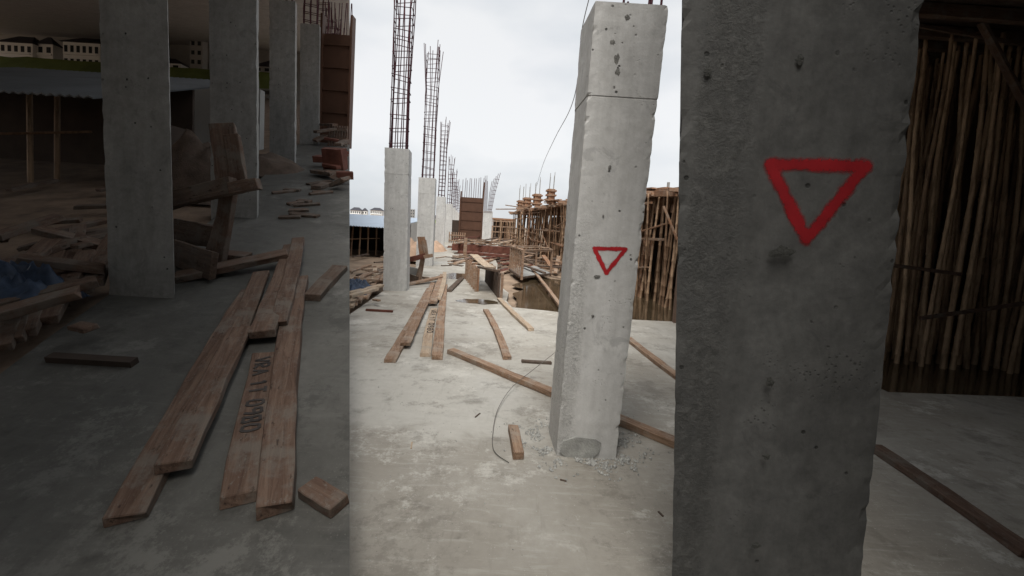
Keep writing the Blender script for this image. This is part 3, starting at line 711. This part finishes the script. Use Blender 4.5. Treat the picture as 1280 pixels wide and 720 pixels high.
def stack(site):
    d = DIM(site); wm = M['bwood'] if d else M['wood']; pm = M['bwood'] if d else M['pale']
    pre = 'dim ' if d else ''; wh = ' in the dim left stack' if d else ' in the centre stack'
    gp = 'dim planks stacked on the left' if d else 'planks stacked in the centre'
    n = site.n
    def P(a, b, w, t, mat, lab, ha=0, hb=0):
        return plank(site.p(*a, ha), site.p(*b, hb), w, t, mat, lab+wh, gp, n=n)
    P((487.5, 453.5), (537, 362), .135, .042, wm, pre+'longest leftmost plank reaching nearest the camera')
    P((506.5, 437), (533, 380), .125, .042, wm, pre+'plank resting across the leftmost plank', .046, .046)
    p3 = P((532, 446), (542.5, 388), .125, .045, pm, pre+'short pale plank with black lettering')
    Lp = max(v.co.x for v in p3.data.vertices); glyph(p3, .125, .045, Lp, 'VRA 1T 0980', Lp*.07, Lp*.068, M['ink'])
    P((546.5, 450), (556, 358), .13, .06, wm, pre+'rightmost brown plank')
    P((541, 383), (553.5, 347), .15, .05, wm, pre+'far broad plank lying on top', .05, .06)
    P((532, 380), (541, 356), .12, .04, wm, pre+'dark plank end tucked between the upper boards', .0, .02)
    P((547.5, 379), (555.5, 345), .11, .04, pm, pre+'pale far plank by the right one', .06, .09)
    P((561, 365), (577, 349) if not d else (572, 353), .13, .05, M['dkw'], pre+'dark wet board right of the far end')
    P((507, 357), (551, 352), .16, .05, wm, pre+'plank lying crosswise at the foot of the column behind', .0, .1)
    P((512, 349), (536, 351), .12, .05, wm, pre+'crosswise board beneath the leaning formwork', .05, .05)
    b = MB(); A, B = site.p(457.5, 388.5, .0), site.p(491, 390.5, .0)
    b.beam(A, B, .055, .035, n); tag(mkobj('steel_bar', b, M['rust'] if not d else M['dark'], loc=A), (pre+'short flat dark bar lying alone on the concrete left of the planks'), 'bar')
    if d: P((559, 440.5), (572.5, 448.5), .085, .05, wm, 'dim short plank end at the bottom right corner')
    # leaning formwork stand
    q = site.p(527, 352); r = empty('formwork_stand', q, pre+'broken timber formwork stand with a board leaning up beside the %s' % ('dim column' if d else 'second column'), 'formwork')
    z = site.p(527, 352)
    sc = 1.0
    Yd = q.y
    def at(px, py, dy=0):
        X = pan(px, py) if d else (px, py)
        return atY(*X, Yd+dy)
    u = Vector((0, -1, 0))
    plank(at(524, 352), at(531, 310), .12, .07, wm, parent=r, name='post', n=u)
    plank(at(529.5, 320, -.1), at(526.5, 296, -.1), .20, .05, M['orw'] if not d else M['bwood'], parent=r, name='leaning_board', n=u)
    plank(at(533.5, 321, -.12), at(530, 300, -.12), .12, .05, wm, parent=r, name='leaning_board', n=u)
    plank(at(505, 326, -.2), at(532, 319.5, -.2), .13, .10, M['rust'] if not d else M['dkw'], parent=r, name='cross_beam', n=u)
    plank(at(530, 321, -.22), at(541, 319, -.2), .09, .09, wm, parent=r, name='beam_end', n=u)
    plank(at(505, 345, .1), at(523, 351, -.3), .22, .05, M['dkw'], parent=r, name='base_board', n=u)
    plank(at(520, 352, .0), at(527, 330, .1), .09, .05, wm, parent=r, name='brace', n=u)
    plank(at(508, 337, .2), at(524, 340, .1), .2, .04, M['grey'] if not d else M['dkw'], parent=r, name='side_panel', n=u)
    # criss-cross pile on the soil left of the slab
    gp2 = 'dim timber offcuts heaped at the left edge' if d else 'timber offcuts heaped left of the slab'
    rg = random.Random(11)
    for i in range(9):
        a = (438+i*4.6, 390-i*3.4+rg.uniform(-2, 2)); b = (448+i*4.3+rg.uniform(-9, 8), 360-i*1.9+rg.uniform(-6, 6))
        plank(site.p(*a, .06), site.p(*b, .12+.05*rg.random()), .11, .05, wm if i % 3 else pm, pre+'slanting offcut laid side by side in the heap by the slab edge', gp2, name='timber_offcut', n=n)
    for i, (a, b) in enumerate((((436, 378), (477, 370)), ((436, 388), (470, 381)), ((444, 366), (479, 360)), ((436, 362), (470, 350)), ((436, 352), (462, 345)), ((452, 352), (479, 350)), ((437, 371), (459, 352)))):
        plank(site.p(*a, .15+.07*(i % 3)), site.p(*b, .12+.08*((i+1) % 3)), .12, .05, pm if i in (1, 0) else wm, pre+'long offcut lying across the heap by the slab edge', gp2, name='timber_offcut', n=n)
    for i in range(16):
        a = (rg.uniform(436, 474), rg.uniform(345, 384)); t_ = rg.uniform(0, 3.14); L_ = rg.uniform(3, 9)
        hh = rg.uniform(.05, .22)
        plank(site.p(*a, hh), site.p(min(a[0]+L_*math.cos(t_), 478), a[1]-L_*.5*math.sin(t_), hh+rg.uniform(-.03, .08)), rg.choice((.05, .08, .12)), .03, rg.choice((wm, pm, M['dkw'])), pre+'small broken scrap tossed on the timber heap at the left', pre+'broken scraps on the heap', name='timber_scrap', cat='scrap', n=n)
    for i in range(9):
        a = (rg.uniform(440, 478), rg.uniform(322, 345)); dx = rg.uniform(8, 20)
        plank(site.p(*a, .02), site.p(a[0]+dx, a[1]-rg.uniform(0, 5), .03), .10, .04, wm if i % 2 else M['dkw'], pre+'thin stick scattered on the sandy ground before the shed', ('dim ' if d else '')+'sticks before the shed', name='stick', cat='stick', n=n)
    # blue tarp bundle
    c = site.p(443, 371, .10); mb = MB(); nn = 30
    vs = []
    sx, sy = (.34, .4) if not d else (.34, .2)
    for i in range(nn+1):
        for j in range(nn+1):
            u_, v_ = i/nn*2-1, j/nn*2-1
            rr = max(0, 1-u_*u_)*max(0, 1-v_*v_)
            z_ = .17*rr**.5*(1+.9*noise.noise(Vector((u_*3, v_*3, 2)))+.5*noise.noise(Vector((u_*9, v_*7, 5))))+.02
            vs.append(c+Vector((u_*sx*(1+.2*noise.noise(Vector((v_*3, 1, 1)))), v_*sy, z_)))
    mb.add(vs, [(i*(nn+1)+j, (i+1)*(nn+1)+j, (i+1)*(nn+1)+j+1, i*(nn+1)+j+1) for i in range(nn) for j in range(nn)])
    tag(mkobj('tarp', mb, M['blue'], loc=c, smooth=True), pre+'crumpled dark blue sheet lying on the timber heap at the left edge', 'tarp')
    # sticks on the far slab
    for i in range(12):
        a = (rg.uniform(545, 585 if not d else 562), rg.uniform(318, 334)); dx = rg.uniform(5, 16)*(1 if not d else .7)
        plank(site.p(*a, .0), site.p(a[0]+dx, a[1]+rg.uniform(-3, 3)*(1 if not d else .5), .0), .09, .03, M['dkw'] if i % 2 else wm, pre+'thin batten scattered flat on the far concrete right of the columns', pre+'battens on the far concrete', name='batten', cat='batten', n=n)
    # shed
    fl_, fr_ = site.p(425, 316), site.p(486, 318)
    yb = fl_.y
    r = empty('shed', site.p(455, 316), pre+'low open shed with grey-blue tin roof and thin posts at the left', 'shed')
    dep = 9 if not d else 3.2
    hh = 1.22
    dvec = site.w(0, 21)-site.w(0, 19.7); up_s = (S if d else 0)
    A = Vector((fl_.x-2.5, yb, fl_.z)); B = Vector((fr_.x, yb, fr_.z))
    rb = MB()
    nrib = 40
    for i in range(nrib):
        x0 = A.x-.3+(B.x-A.x+.5)*i/nrib; x1 = A.x-.3+(B.x-A.x+.5)*(i+1)/nrib; xm = (x0+x1)/2
        for (xa, za, xb, zb) in ((x0, 0, xm, .03), (xm, .03, x1, 0)):
            zf = A.z+hh+up_s*-.3; zr = A.z+hh+(.55 if not d else .32)+up_s*dep
            rb.add([(xa, yb-.4, zf+za), (xb, yb-.4, zf+zb), (xb, yb+dep, zr+zb), (xa, yb+dep, zr+za), (xa, yb-.4, zf+za-.02), (xb, yb-.4, zf+zb-.02), (xb, yb+dep, zr+zb-.02), (xa, yb+dep, zr+za-.02)],
                   [(0, 1, 2, 3), (7, 6, 5, 4), (0, 4, 5, 1), (2, 6, 7, 3)])
    mkobj('roof', rb, M['tin'] if not d else plain('shade_toned_tin', (.15, .16, .17), .5, .2, 1, bump=0), r)  # left shed tin is a darkened copy, shade put into the colour
    wb = MB(); wb.box(((A.x+B.x)/2, yb+dep*.55, A.z-.5), B.x-A.x, .05, hh+.5+up_s*dep*.55+.2); mkobj('back_panel', wb, M['dark'], r)
    wb = MB(); wb.box((B.x, yb+dep*.3, A.z-.2), .05, dep*.5, hh+.1); mkobj('side_panel', wb, M['dark'], r)
    for px in ((429, 438.5, 449, 459.5, 470, 483) if not d else (429, 449.5, 460, 485)):
        q = site.p(px, 316.5); pb_ = MB(); pb_.tube([q-Vector((0, 0, .1)), q+Vector((U(-.05, .05), .05, hh+.02))], .04 if not d else .035, 6); mkobj('post', pb_, M['bam'] if not d else M['bbam'], r)
    rl = MB(); q0, q1 = site.p(432, 316.5, (.62)), site.p(474, 316.8, .7); rl.tube([q0, q1], .018, 5); mkobj('rail', rl, M['bam'], r)
    # sand mound
    def mound(cx, cy, rx, ry, hz, mat, label, nm='sand_mound'):
        c = site.p(cx, cy); mb = MB(); vs = []; N = 18
        for i in range(N+1):
            for j in range(N+1):
                u_, v_ = i/N*2-1, j/N*2-1; rr = max(0, 1-(u_*u_+v_*v_))
                vs.append(c+Vector((u_*rx, v_*ry, hz*rr**.8*(1+.35*noise.noise(Vector((u_*3+cx, v_*3, 0)))+.12*noise.noise(Vector((u_*14+cx, v_*14, 0))))-.02+(S*v_*ry if d else 0))))
        mb.add(vs, [(i*(N+1)+j, (i+1)*(N+1)+j, (i+1)*(N+1)+j+1, i*(N+1)+j+1) for i in range(N) for j in range(N)])
        tag(mkobj(nm, mb, mat, loc=c, smooth=True), pre+label, 'mound')
    k_ = 1 if not d else .35
    smat = M['sand'] if not d else M['bsand']
    mound(516, 322, .6, 1.6*k_, .75, smat, 'orange sand mound between the first two columns')
    mound(541, 313, .75, 1.6*k_, .55 if not d else .3, smat, 'low sand mound behind the second column')
    # block wall behind
    a, b_ = site.p(500, 302), site.p(548, 303); w = MB()
    if d: b_.y = a.y; b_.z = a.z
    ht = 1.5 if not d else 1.4
    w.add([a+Vector((0, 0, -.3)), b_+Vector((0, 0, -.3)), b_+Vector((0, .2, -.3)), a+Vector((0, .2, -.3)), a+Vector((0, 0, ht)), b_+Vector((0, 0, ht)), b_+Vector((0, .2, ht)), a+Vector((0, .2, ht))], [(3, 2, 1, 0), (4, 5, 6, 7), (0, 1, 5, 4), (1, 2, 6, 5), (2, 3, 7, 6), (3, 0, 4, 7)])
    tag(mkobj('block_or_added_wall', w, M['grey'], loc=a), pre+'weathered grey block wall seen between the columns far back', 'wall')
    # grass bank & houses
    if not d:
        yb_ = 140; s_ = 1.0
        a = atY(380, 273.5, yb_); b_ = atY(560, 283, yb_)
    else:
        yb_ = 36.0; s_ = 1.0
        a = atY(*pan(410, 273.5), yb_); b_ = atY(*pan(545, 279), yb_)
    mb = MB(); N = 24; vs = []
    top = 269.2
    for i in range(N+1):
        px = 395+(555-395)*i/N
        for (dy, f) in ((-.35, 0), (0, .7), (.12, 1), (.4, 1)):
            py = 275.5-f*(275.5-(top+.065*(px-455)+.8*noise.noise(Vector((px*.2, 0, 0)))))
            yy_ = yb_*(1+dy*(.3 if not d else .08))
            q = (px, py+.065*(px-455)*(1-f)); q = pan(*q) if d else q
            v = atY(*q, yy_)
            vs.append(v)
    mb.add(vs, [(i*4+j, (i+1)*4+j, (i+1)*4+j+1, i*4+j+1) for i in range(N) for j in range(3)])
    go = struct('grass_bank', mb, M['grass'])
    def house(x0, x1, base, eave, ridge, Y, lab, hip=.25, wins=4, mat=M['white'], storeys=2):
        q = (lambda a_, b__: atY(*(pan(a_, b__) if d else (a_, b__)), Y))
        p0, p1, e0, rg0 = q(x0, base), q(x1, base), q((x0+x1)/2, eave), q((x0+x1)/2, ridge)
        z0 = p0.z-1.0; ze = e0.z; zr = rg0.z; W = p1.x-p0.x; D = W*.6
        r = empty('house', ((p0.x+p1.x)/2, Y, z0), pre+lab, 'house', None)
        w = MB(); w.box(((p0.x+p1.x)/2, Y+D/2, z0), W, D, ze-z0); mkobj('wall', w, mat, r)
        if zr > ze+.01:
            w = MB(); o_ = W*.06; hx = W*hip
            vs = [(p0.x-o_, Y-o_, ze), (p1.x+o_, Y-o_, ze), (p1.x+o_, Y+D+o_, ze), (p0.x-o_, Y+D+o_, ze), (p0.x+hx, Y+D/2, zr), (p1.x-hx, Y+D/2, zr)]
            w.add(vs, [(3, 2, 1, 0), (0, 1, 5, 4), (1, 2, 5), (2, 3, 4, 5), (3, 0, 4)]); mkobj('roof', w, M['roofd'], r)
        Hh = ze-(z0+1.0)
        for s__ in range(storeys):
            for k in range(wins):
                wx = p0.x+W*(k+.5)/wins; wz = z0+1.0+Hh*(s__+.25)/storeys
                w = MB(); w.box((wx, Y-.02*W/10, wz), W/wins*.5, W*.006+.03, Hh/storeys*.5); mkobj('window', w, M['win'], r)
            w = MB(); w.box((p0.x+W*.5, Y-W*.03, z0+1+Hh*s__/storeys+Hh*.02), W*.9, W*.06, Hh*.05); mkobj('balcony', w, mat, r)
    Yh = 255 if not d else 40.5
    house(437.5, 450.5, 272, 263, 259, Yh, 'white two-storey house with dark roof at the far left edge', wins=5)
    house(452, 458.5, 272.5, 263.5, 260, Yh*1.01, 'small white house block between two larger houses', wins=2, hip=.4)
    house(462.5, 477, 273, 263, 259.5, Yh, 'white two-storey house with dark hip roof just left of the column', wins=6)
    house(482, 490.5, 274, 268, 260.5, Yh*1.02, 'dark gabled house peeking out right of the column', wins=2, hip=.45)
    house(512.5, 517.5, 276, 261.5, 261.5, Yh*.98, 'slim pale tower block between the first two columns', wins=2, mat=M['grey'], storeys=4)
    house(497, 509, 276, 271, 268, Yh*1.03, 'low house behind the first column', wins=3, hip=.4)
    house(538, 548, 277, 272.5, 269, Yh*1.02, 'low dark roofed house right of the second column', wins=3, hip=.4, mat=M['grey'])
stack(CS)
stack(LS)

# ------------------------------------------------------------------ loose things in the centre
def cp(a, b, w, t, mat, lab, ha=0, hb=0, name='plank', cat='plank'):
    return plank(G(*a)+Vector((0, 0, ha)), G(*b)+Vector((0, 0, hb)), w, t, mat, lab, name=name, cat=cat)
cp((624, 375), (664, 414), .10, .05, M['pale'], 'pale plank pointing at the box form, lying right of its foot')
cp((634, 450), (607, 389), .10, .045, M['wood'], 'brown plank lying alone between the stack and the near column')
cp((563, 441), (850, 560), .105, .055, M['wood'], 'very long plank running diagonally behind the near column', name='plank')
cp((785, 425), (850, 476), .10, .05, M['wood'], 'plank at the right edge of the bright floor beyond the near column')
cp((648, 575), (641, 540), .075, .06, M['wood'], 'short chunky offcut lying left of the near column foot', name='timber_offcut', cat='offcut')
cp((652, 453), (689, 455), .06, .03, M['dkw'], 'short dark strip lying flat left of the near column', name='timber_strip', cat='strip')
cp((665, 341), (702, 386), .09, .05, M['wood'], 'brown plank sloping from the crate frame into the puddle', .1, .0)
cp((648, 336), (680, 350), .12, .05, M['dkw'], 'dark board lying inside the crate frame', .2, .2)
# box form with the plank on top
bxr = empty('box_form', G(608, 366), 'long box-shaped timber formwork standing open-ended before the puddle', 'formwork')
HB = .56
A0, A1 = G(597, 364.5), G(584, 349); B0, B1 = G(623, 372.5), G(607, 352)
u = Vector((1, 0, 0))
plank(A0, A1, .05, HB, M['orw'], parent=bxr, name='side_panel', warp=.3)
plank(B0, B1, .05, HB, M['dkw'], parent=bxr, name='side_panel', warp=.3)
for i in range(7):
    p = A0.lerp(A1, i/6.0)+Vector((-.05, 0, 0)); mb = MB(); mb.box(p+Vector((0, 0, 0)), .05, .08, HB+.03*R_()); mkobj('stud', mb, M['wood'], bxr)
for i in range(4):
    p = B0.lerp(B1, i/4.0)+Vector((.06, 0, 0)); mb = MB(); mb.box(p, .06, .08, HB+.02); mkobj('stud', mb, M['wood'], bxr)
for i in range(3):
    a = A0.lerp(A1, .05+i*.4); b_ = B0.lerp(B1, .05+i*.4); plank(a+Vector((0, 0, HB)), b_+Vector((0, 0, HB)), .08, .05, M['orw'] if i else M['dkw'], parent=bxr, name='cross_tie')
plank(atY(612, 335.5, 10.6), atY(592, 319, 13.6), .26, .035, M['pale'], 'broad yellowish plank lying on top of the box form', name='plank')
# crate frame
cr = empty('crate_frame', G(655, 349), 'open timber crate frame of upright sticks beside the puddle', 'crate')
c0, c1, c2 = G(652, 350), G(637, 339), G(688, 345); c3 = c1+(c2-c0); Hc = .93
for p in (c0, c1, c2, c3):
    mb = MB(); mb.box(p, .07, .07, Hc); mkobj('corner_post', mb, M['wood'], cr)
for a, b_ in ((c0, c1), (c0, c2), (c1, c3), (c2, c3)):
    for h in (Hc-.06, .04):
        plank(a+Vector((0, 0, h)), b_+Vector((0, 0, h)), .07, .06, M['wood'] if h > .5 else M['dkw'], parent=cr, name='rail')
for i in range(7):
    p = c0.lerp(c1, (i+.5)/7); mb = MB(); mb.box(p, .05, .06, Hc-.02); mkobj('slat', mb, M['wood'], cr)
plank(c0.lerp(c1, .5)+Vector((0, 0, Hc)), c2.lerp(c3, .2)+Vector((0, 0, Hc)), .12, .03, M['wood'], parent=cr, name='top_board')
mb = MB(); q = [c0, c2, c3, c1]; mb.add([v+Vector((0, 0, .08)) for v in q]+[v+Vector((0, 0, .11)) for v in q], [(3, 2, 1, 0), (4, 5, 6, 7), (0, 1, 5, 4), (1, 2, 6, 5), (2, 3, 7, 6), (3, 0, 4, 7)])
mkobj('floor_panel', mb, M['grey'], cr)

# brown form panel and small column, both halves
def panel(site):
    d = DIM(site); pre = 'dim ' if d else ''
    Y = 40.0 if not d else 13.0
    q = (lambda a_, b__: atY(*(pan(a_, b__) if d else (a_, b__)), Y))
    x0, x1 = q(575, 270).x, q(603, 270).x
    if d: x1 = min(x1, edgex(437, Y, 3.2)-.03); x0 = q(565, 270).x
    zt = q(590, 247).z; zb = -.1 if not d else S*Y-.1
    if d: zt = S*Y+3.0
    r = empty('form_panel', ((x0+x1)/2, Y, zb), pre+'tall brown wall form with bare starter bars above it', 'formwork')
    mb = MB(); mb.box(((x0+x1)/2, Y+.1, zb), x1-x0, .2, zt-zb); mkobj('sheet', mb, M['ply'], r)
    w = x1-x0
    for k in range(5):
        mb = MB(); zz_ = zb+(zt-zb)*(k+.5)/5; mb.box(((x0+x1)/2, Y-.03, zz_), w, .03, .04); mkobj('waler', mb, M['ply'], r)
    for sx in (x0, x1):
        mb = MB(); mb.box((sx, Y, zb), .11 if not d else .06, .25, zt-zb+(1.4 if not d and sx == x1 else .5)); mkobj('upright', mb, M['ply'], r)
    for k in range(10):
        mb = MB(); x = x0+w*(k+.5)/10; mb.tube([(x, Y+.1, zt-.1), (x+U(-.05, .05), Y+.1, zt+(U(1.5, 1.9) if not d else .9))], .022 if not d else .012, 5); mkobj('rebar', mb, M['bar'], r)
    if d: return
    mb = MB(); mb.box((q(568, 270).x, Y, zb), .9, .2, 2.0)
    tag(mkobj('dark_board', mb, M['dark'], loc=(q(568, 270).x, Y, 0)), 'dark upright board left of the brown wall form', 'board')
    c = G(608, 298.5); c = Vector((atY(608, 297, 36).x, 36, 0))
    r = empty('concrete_column', c, 'short pale concrete column right of the brown wall form with splayed bars', 'column')
    mkobj('shaft', col_body(c-EX*.36, EX, EY, .72, .6, 2.75, .2, joint=2.0, rough=.004), M['col2'], r)
    cg = MB()
    for k in range(9): zz_ = 2.9+k*.3; cg.tube([c+Vector((-.05+.06*k, 0, zz_)), c+Vector((.28+.06*k, 0, zz_))], .016, 4)
    cgo = mkobj('rebar_cage', cg, M['bar'], r)
    for k in range(9):
        mb = MB(); x = -.3+.07*k; sp = .75*max(0, x+.2) if k > 3 else -.05
        mb.tube([c+Vector((x, 0, 2.6)), c+Vector((x+sp*.6, 0, 4.2)), c+Vector((x+sp*1.6, 0, 5.4+.7*(k > 6)+U(-.4, .2)))], .019, 5); mkobj('rebar', mb, M['bar'], cgo)
panel(CS); panel(LS)

# timber and rusty forms piled in the middle distance
def pile(site):
    d = DIM(site); pre = 'dim ' if d else ''; n = site.n; rg = random.Random(5)
    wm = M['bwood'] if d else M['wood']; pm = M['pale']
    xmax = 575 if d else 640
    def ok(px): return px < xmax
    # long rusty forms
    for i, (a, b, h) in enumerate((((566, 315), (638, 320), .28), ((574, 319), (640, 325), .12), ((562, 312), (600, 312.5), .5))):
        if d: b = (min(b[0], 574), a[1]+.5)
        A, B = site.p(*a), site.p(*b)
        r = plank(A+Vector((0, 0, .1)), B+Vector((0, 0, .1)), .5 if not d else .25, .38 if i == 0 else .12, M['rust'], pre+['long rusty red steel form lying flat in the middle distance', 'thin rusty form lying in front of the larger one', 'rusty form at the left end of the timber pile'][i], name='steel_form', cat='form', n=n, warp=.3)
        for q in (.1, .12) if False else ():
            pass
    for i in range(80 if not d else 16):
        px = rg.uniform(562, 636); py = rg.uniform(297, 331)
        if d: px = rg.uniform(560, 572); py = rg.uniform(300, 322)
        L = rg.uniform(9, 32) if not d else rg.uniform(3, 8)
        if d: L = min(L, 574.5-px)
        if L < 1.5: continue
        hh = max(0, (322-py)/22)*.6*rg.random()
        slope = rg.gauss(0, 2.2)
        plank(site.p(px, py, hh), site.p(px+L, py+slope*(.4 if d else 1), hh+rg.uniform(-.05, .15)), rg.choice((.12, .16, .2)), .06, rg.choice((wm, wm, M['dkw'], M['rust'])), pre+'plank jumbled in the timber pile across the middle distance', pre+'jumbled timber pile planks', name='plank', n=n)
    for i in range(30 if not d else 0):
        px = rg.uniform(596, 650); py = rg.uniform(322, 343); L = rg.uniform(8, 24)
        plank(site.p(px, py, .03-.14), site.p(px+L, py+rg.gauss(0, 2.5), .05-.1), rg.choice((.1, .14, .18)), .05, rg.choice((wm, M['dkw'], M['dkw'], M['rust'])), 'discarded board on the muddy ground between the timber pile and crate', 'discarded boards on the mud', name='discarded_board', cat='board', n=n)
    for i in range(26 if not d else 0):
        px = rg.uniform(566, 626); py = rg.uniform(312, 318); L = rg.uniform(8, 30)
        plank(site.p(px, py, U(.45, .7)), site.p(px+L, py+rg.gauss(0, 1), U(.42, .85)), rg.choice((.12, .16, .2)), .06, rg.choice((wm, wm, pm, M['dkw'])), 'plank thrown across the top of the rusty form in the middle distance', 'planks thrown over the rusty forms', name='plank', n=n)
    # crate with slats
    a = site.p(571, 304); r = empty('slatted_crate', a, pre+'small slatted timber crate at the foot of the brown wall form', 'crate')
    w = 1.5 if not d else .5
    w = .9 if not d else .35
    for k in range(8):
        mb = MB(); mb.box(a+Vector((-w*.7+w*1.4*k/7, 0, 0)), w*.09, .06, .9 if not d else .55); mkobj('slat', mb, wm, r)
    for h in (.15, .6 if not d else .4):
        mb = MB(); mb.beam(a+Vector((-w*.75, -.05, h)), a+Vector((w*.75, -.05, h)), .04, .08); mkobj('rail', mb, wm, r)
    if d: return
    # upright post with cap in front of pile
    p = site.p(581, 322); mb = MB(); mb.box(p, .16, .12, .95); tag(mkobj('timber_post', mb, wm, loc=p), 'squat upright post in front of the rusty form', 'post')
pile(CS); pile(LS)
# roofed far scaffolding
far = empty('far_scaffold', (-1, 42, 0), 'low brown timber scaffold far back between the small column and the props', 'scaffold')
mb = MB(); A = atY(614, 273, 42); B = atY(645, 273, 42); mb.box(((A.x+B.x)/2, 44, 2.2), B.x-A.x, 5, .15); mkobj('deck_board', mb, M['orw'], far)
mb = MB(); mb.box(((A.x+B.x)/2, 46.5, -.1), B.x-A.x, .1, 2.3); mkobj('back_panel', mb, M['dark'], far)
for k in range(3):
    mb = MB(); mb.beam((A.x, 41.6, 2.0-.5*k), (B.x, 41.5, 2.05-.5*k), .08, .1); mkobj('rail', mb, M['wood'], far)

# ------------------------------------------------------------------ wires, gravel, litter
def wire(pts, r, label, name='wire'):
    P = [Vector(p) for p in pts]; out = []
    for i in range(len(P)-1):
        p0, p1, p2, p3 = P[max(i-1, 0)], P[i], P[i+1], P[min(i+2, len(P)-1)]
        for k in range(8):
            t = k/8; out.append(.5*((2*p1)+(-p0+p2)*t+(2*p0-5*p1+4*p2-p3)*t*t+(-p0+3*p1-3*p2+p3)*t**3))
    out.append(P[-1]); mb = MB(); mb.tube(out, r, 5); tag(mkobj(name, mb, M['wire'], loc=P[0]), label, 'wire')
wire([atY(739, -12, 3.5), atY(727, 40, 3.6), atY(722, 100, 3.9), atY(712, 138, 4.6), atY(694, 172, 6), atY(679, 205, 9), atY(671, 232, 12)], .0035, 'thin black wire drooping from the near column top down to the deck')
wire([G(692, 468)+Vector((0, 0, .25)), G(668, 474)+Vector((0, 0, .12)), G(640, 490)+Vector((0, 0, .05)), G(622, 516)+Vector((0, 0, .03)), G(616, 545)+Vector((0, 0, .01)), G(618, 566)+Vector((0, 0, .01)), G(636, 580)+Vector((0, 0, .01))], .0028, 'loose loop of binding wire curling on the floor left of the near column')
def stones(name, cnt_, fn, lab):
    mb = MB()
    for i in range(cnt_):
        p, s_ = fn(); vs = []
        for k in range(6):
            d_ = [(1, 0, 0), (-1, 0, 0), (0, 1, 0), (0, -1, 0), (0, 0, 1), (0, 0, -1)][k]
            vs.append(p+Vector(d_)*s_*U(.6, 1.2)+Vector((U(-.3, .3), U(-.3, .3), 0))*s_+Vector((0, 0, s_*.3)))
        mb.add(vs, [(0, 2, 4), (2, 1, 4), (1, 3, 4), (3, 0, 4), (2, 0, 5), (1, 2, 5), (3, 1, 5), (0, 3, 5)])
    o = mkobj(name, mb, M['stone']); o['kind'] = 'stuff'; return tag(o, lab, 'gravel')
cc = fl+ex*.23+ey*.23
def around():
    while True:
        a = U(0, 6.28); r_ = .25+abs(random.gauss(0, .10)); p = cc+Vector((math.cos(a)*r_*1.1, math.sin(a)*r_, 0))
        if noise.noise(p*7)+.1 < R_()*.5-.12: continue
        u_, v_ = (p-fl).dot(ex), (p-fl).dot(ey)
        if -.01 < u_ < .46 and -.01 < v_ < .47: continue
        return Vector((p.x, p.y, 0)), .0025+.016*R_()**3
stones('gravel', 1300, around, 'crushed stone chips heaped round the foot of the near column')
def scat():
    return Vector((U(-1.4, 2.2), U(1.5, 6.5), 0)), (.0012+.006*R_()**3)
stones('grit', 900, scat, 'scattered concrete grit and crumbs over the bright floor')
for i, (a, b) in enumerate((((697, 485), (706, 487)), ((594, 522), (600, 517)), ((514, 561), (515, 553)), ((823, 640), (829, 646)), ((700, 600), (708, 602)))):
    cp(a, b, .012, .006, M['dkw'] if i != 2 else M['pale'], 'tiny wood splinter on the bright concrete, %s' % ['right of the near column foot behind it', 'left of the ground wire', 'pale one left of centre', 'lying near the bottom right', 'just in front of the near column'][i], name='splinter', cat='splinter')

# ------------------------------------------------------------------ light
w = bpy.data.worlds.new('World'); SC.world = w; w.use_nodes = True; nt = w.node_tree
sk = nt.nodes.new('ShaderNodeTexSky'); sk.sky_type = 'NISHITA'; sk.sun_disc = False
EL, AZ = math.radians(60), math.radians(188)
sk.sun_elevation = EL; sk.sun_rotation = AZ; sk.dust_density = 3
hs = nt.nodes.new('ShaderNodeHueSaturation'); hs.inputs['Saturation'].default_value = .35; hs.inputs['Value'].default_value = .5; nt.links.new(sk.outputs[0], hs.inputs['Color'])
tc = nt.nodes.new('ShaderNodeTexCoord'); mp = nt.nodes.new('ShaderNodeMapping'); mp.inputs['Scale'].default_value = (1, 1, 2.4); nt.links.new(tc.outputs['Generated'], mp.inputs[0])
nz = nt.nodes.new('ShaderNodeTexNoise'); nz.inputs['Scale'].default_value = 1.7; nz.inputs['Detail'].default_value = 5; nz.inputs['Roughness'].default_value = .5; nt.links.new(mp.outputs[0], nz.inputs['Vector'])
cr_ = nt.nodes.new('ShaderNodeValToRGB'); cr_.color_ramp.elements[0].position = .38; cr_.color_ramp.elements[1].position = .62
CB = 1.34
cr_.color_ramp.elements[0].color = (.80*CB, .87*CB, .94*CB, 1); cr_.color_ramp.elements[1].color = (1.2*CB, 1.21*CB, 1.22*CB, 1)
nt.links.new(nz.outputs['Fac'], cr_.inputs[0])
mx = nt.nodes.new('ShaderNodeMix'); mx.data_type = 'RGBA'; mx.inputs[0].default_value = .88
nt.links.new(hs.outputs[0], mx.inputs[6]); nt.links.new(cr_.outputs[0], mx.inputs[7])
nt.links.new(mx.outputs[2], nt.nodes['Background'].inputs[0]); nt.nodes['Background'].inputs[1].default_value = .12
sun = bpy.data.lights.new('sun', 'SUN'); sun.energy = .88; sun.angle = math.radians(34); sun.color = (1, .96, .9)
so = bpy.data.objects.new('sun', sun); COL.objects.link(so); so.location = (0, 0, 20)
so.rotation_euler = (math.radians(90)-EL, 0, math.radians(-8))
vs_ = SC.view_settings; vs_.view_transform = 'Standard'; vs_.look = 'None'; vs_.exposure = 2.2; vs_.gamma = 1
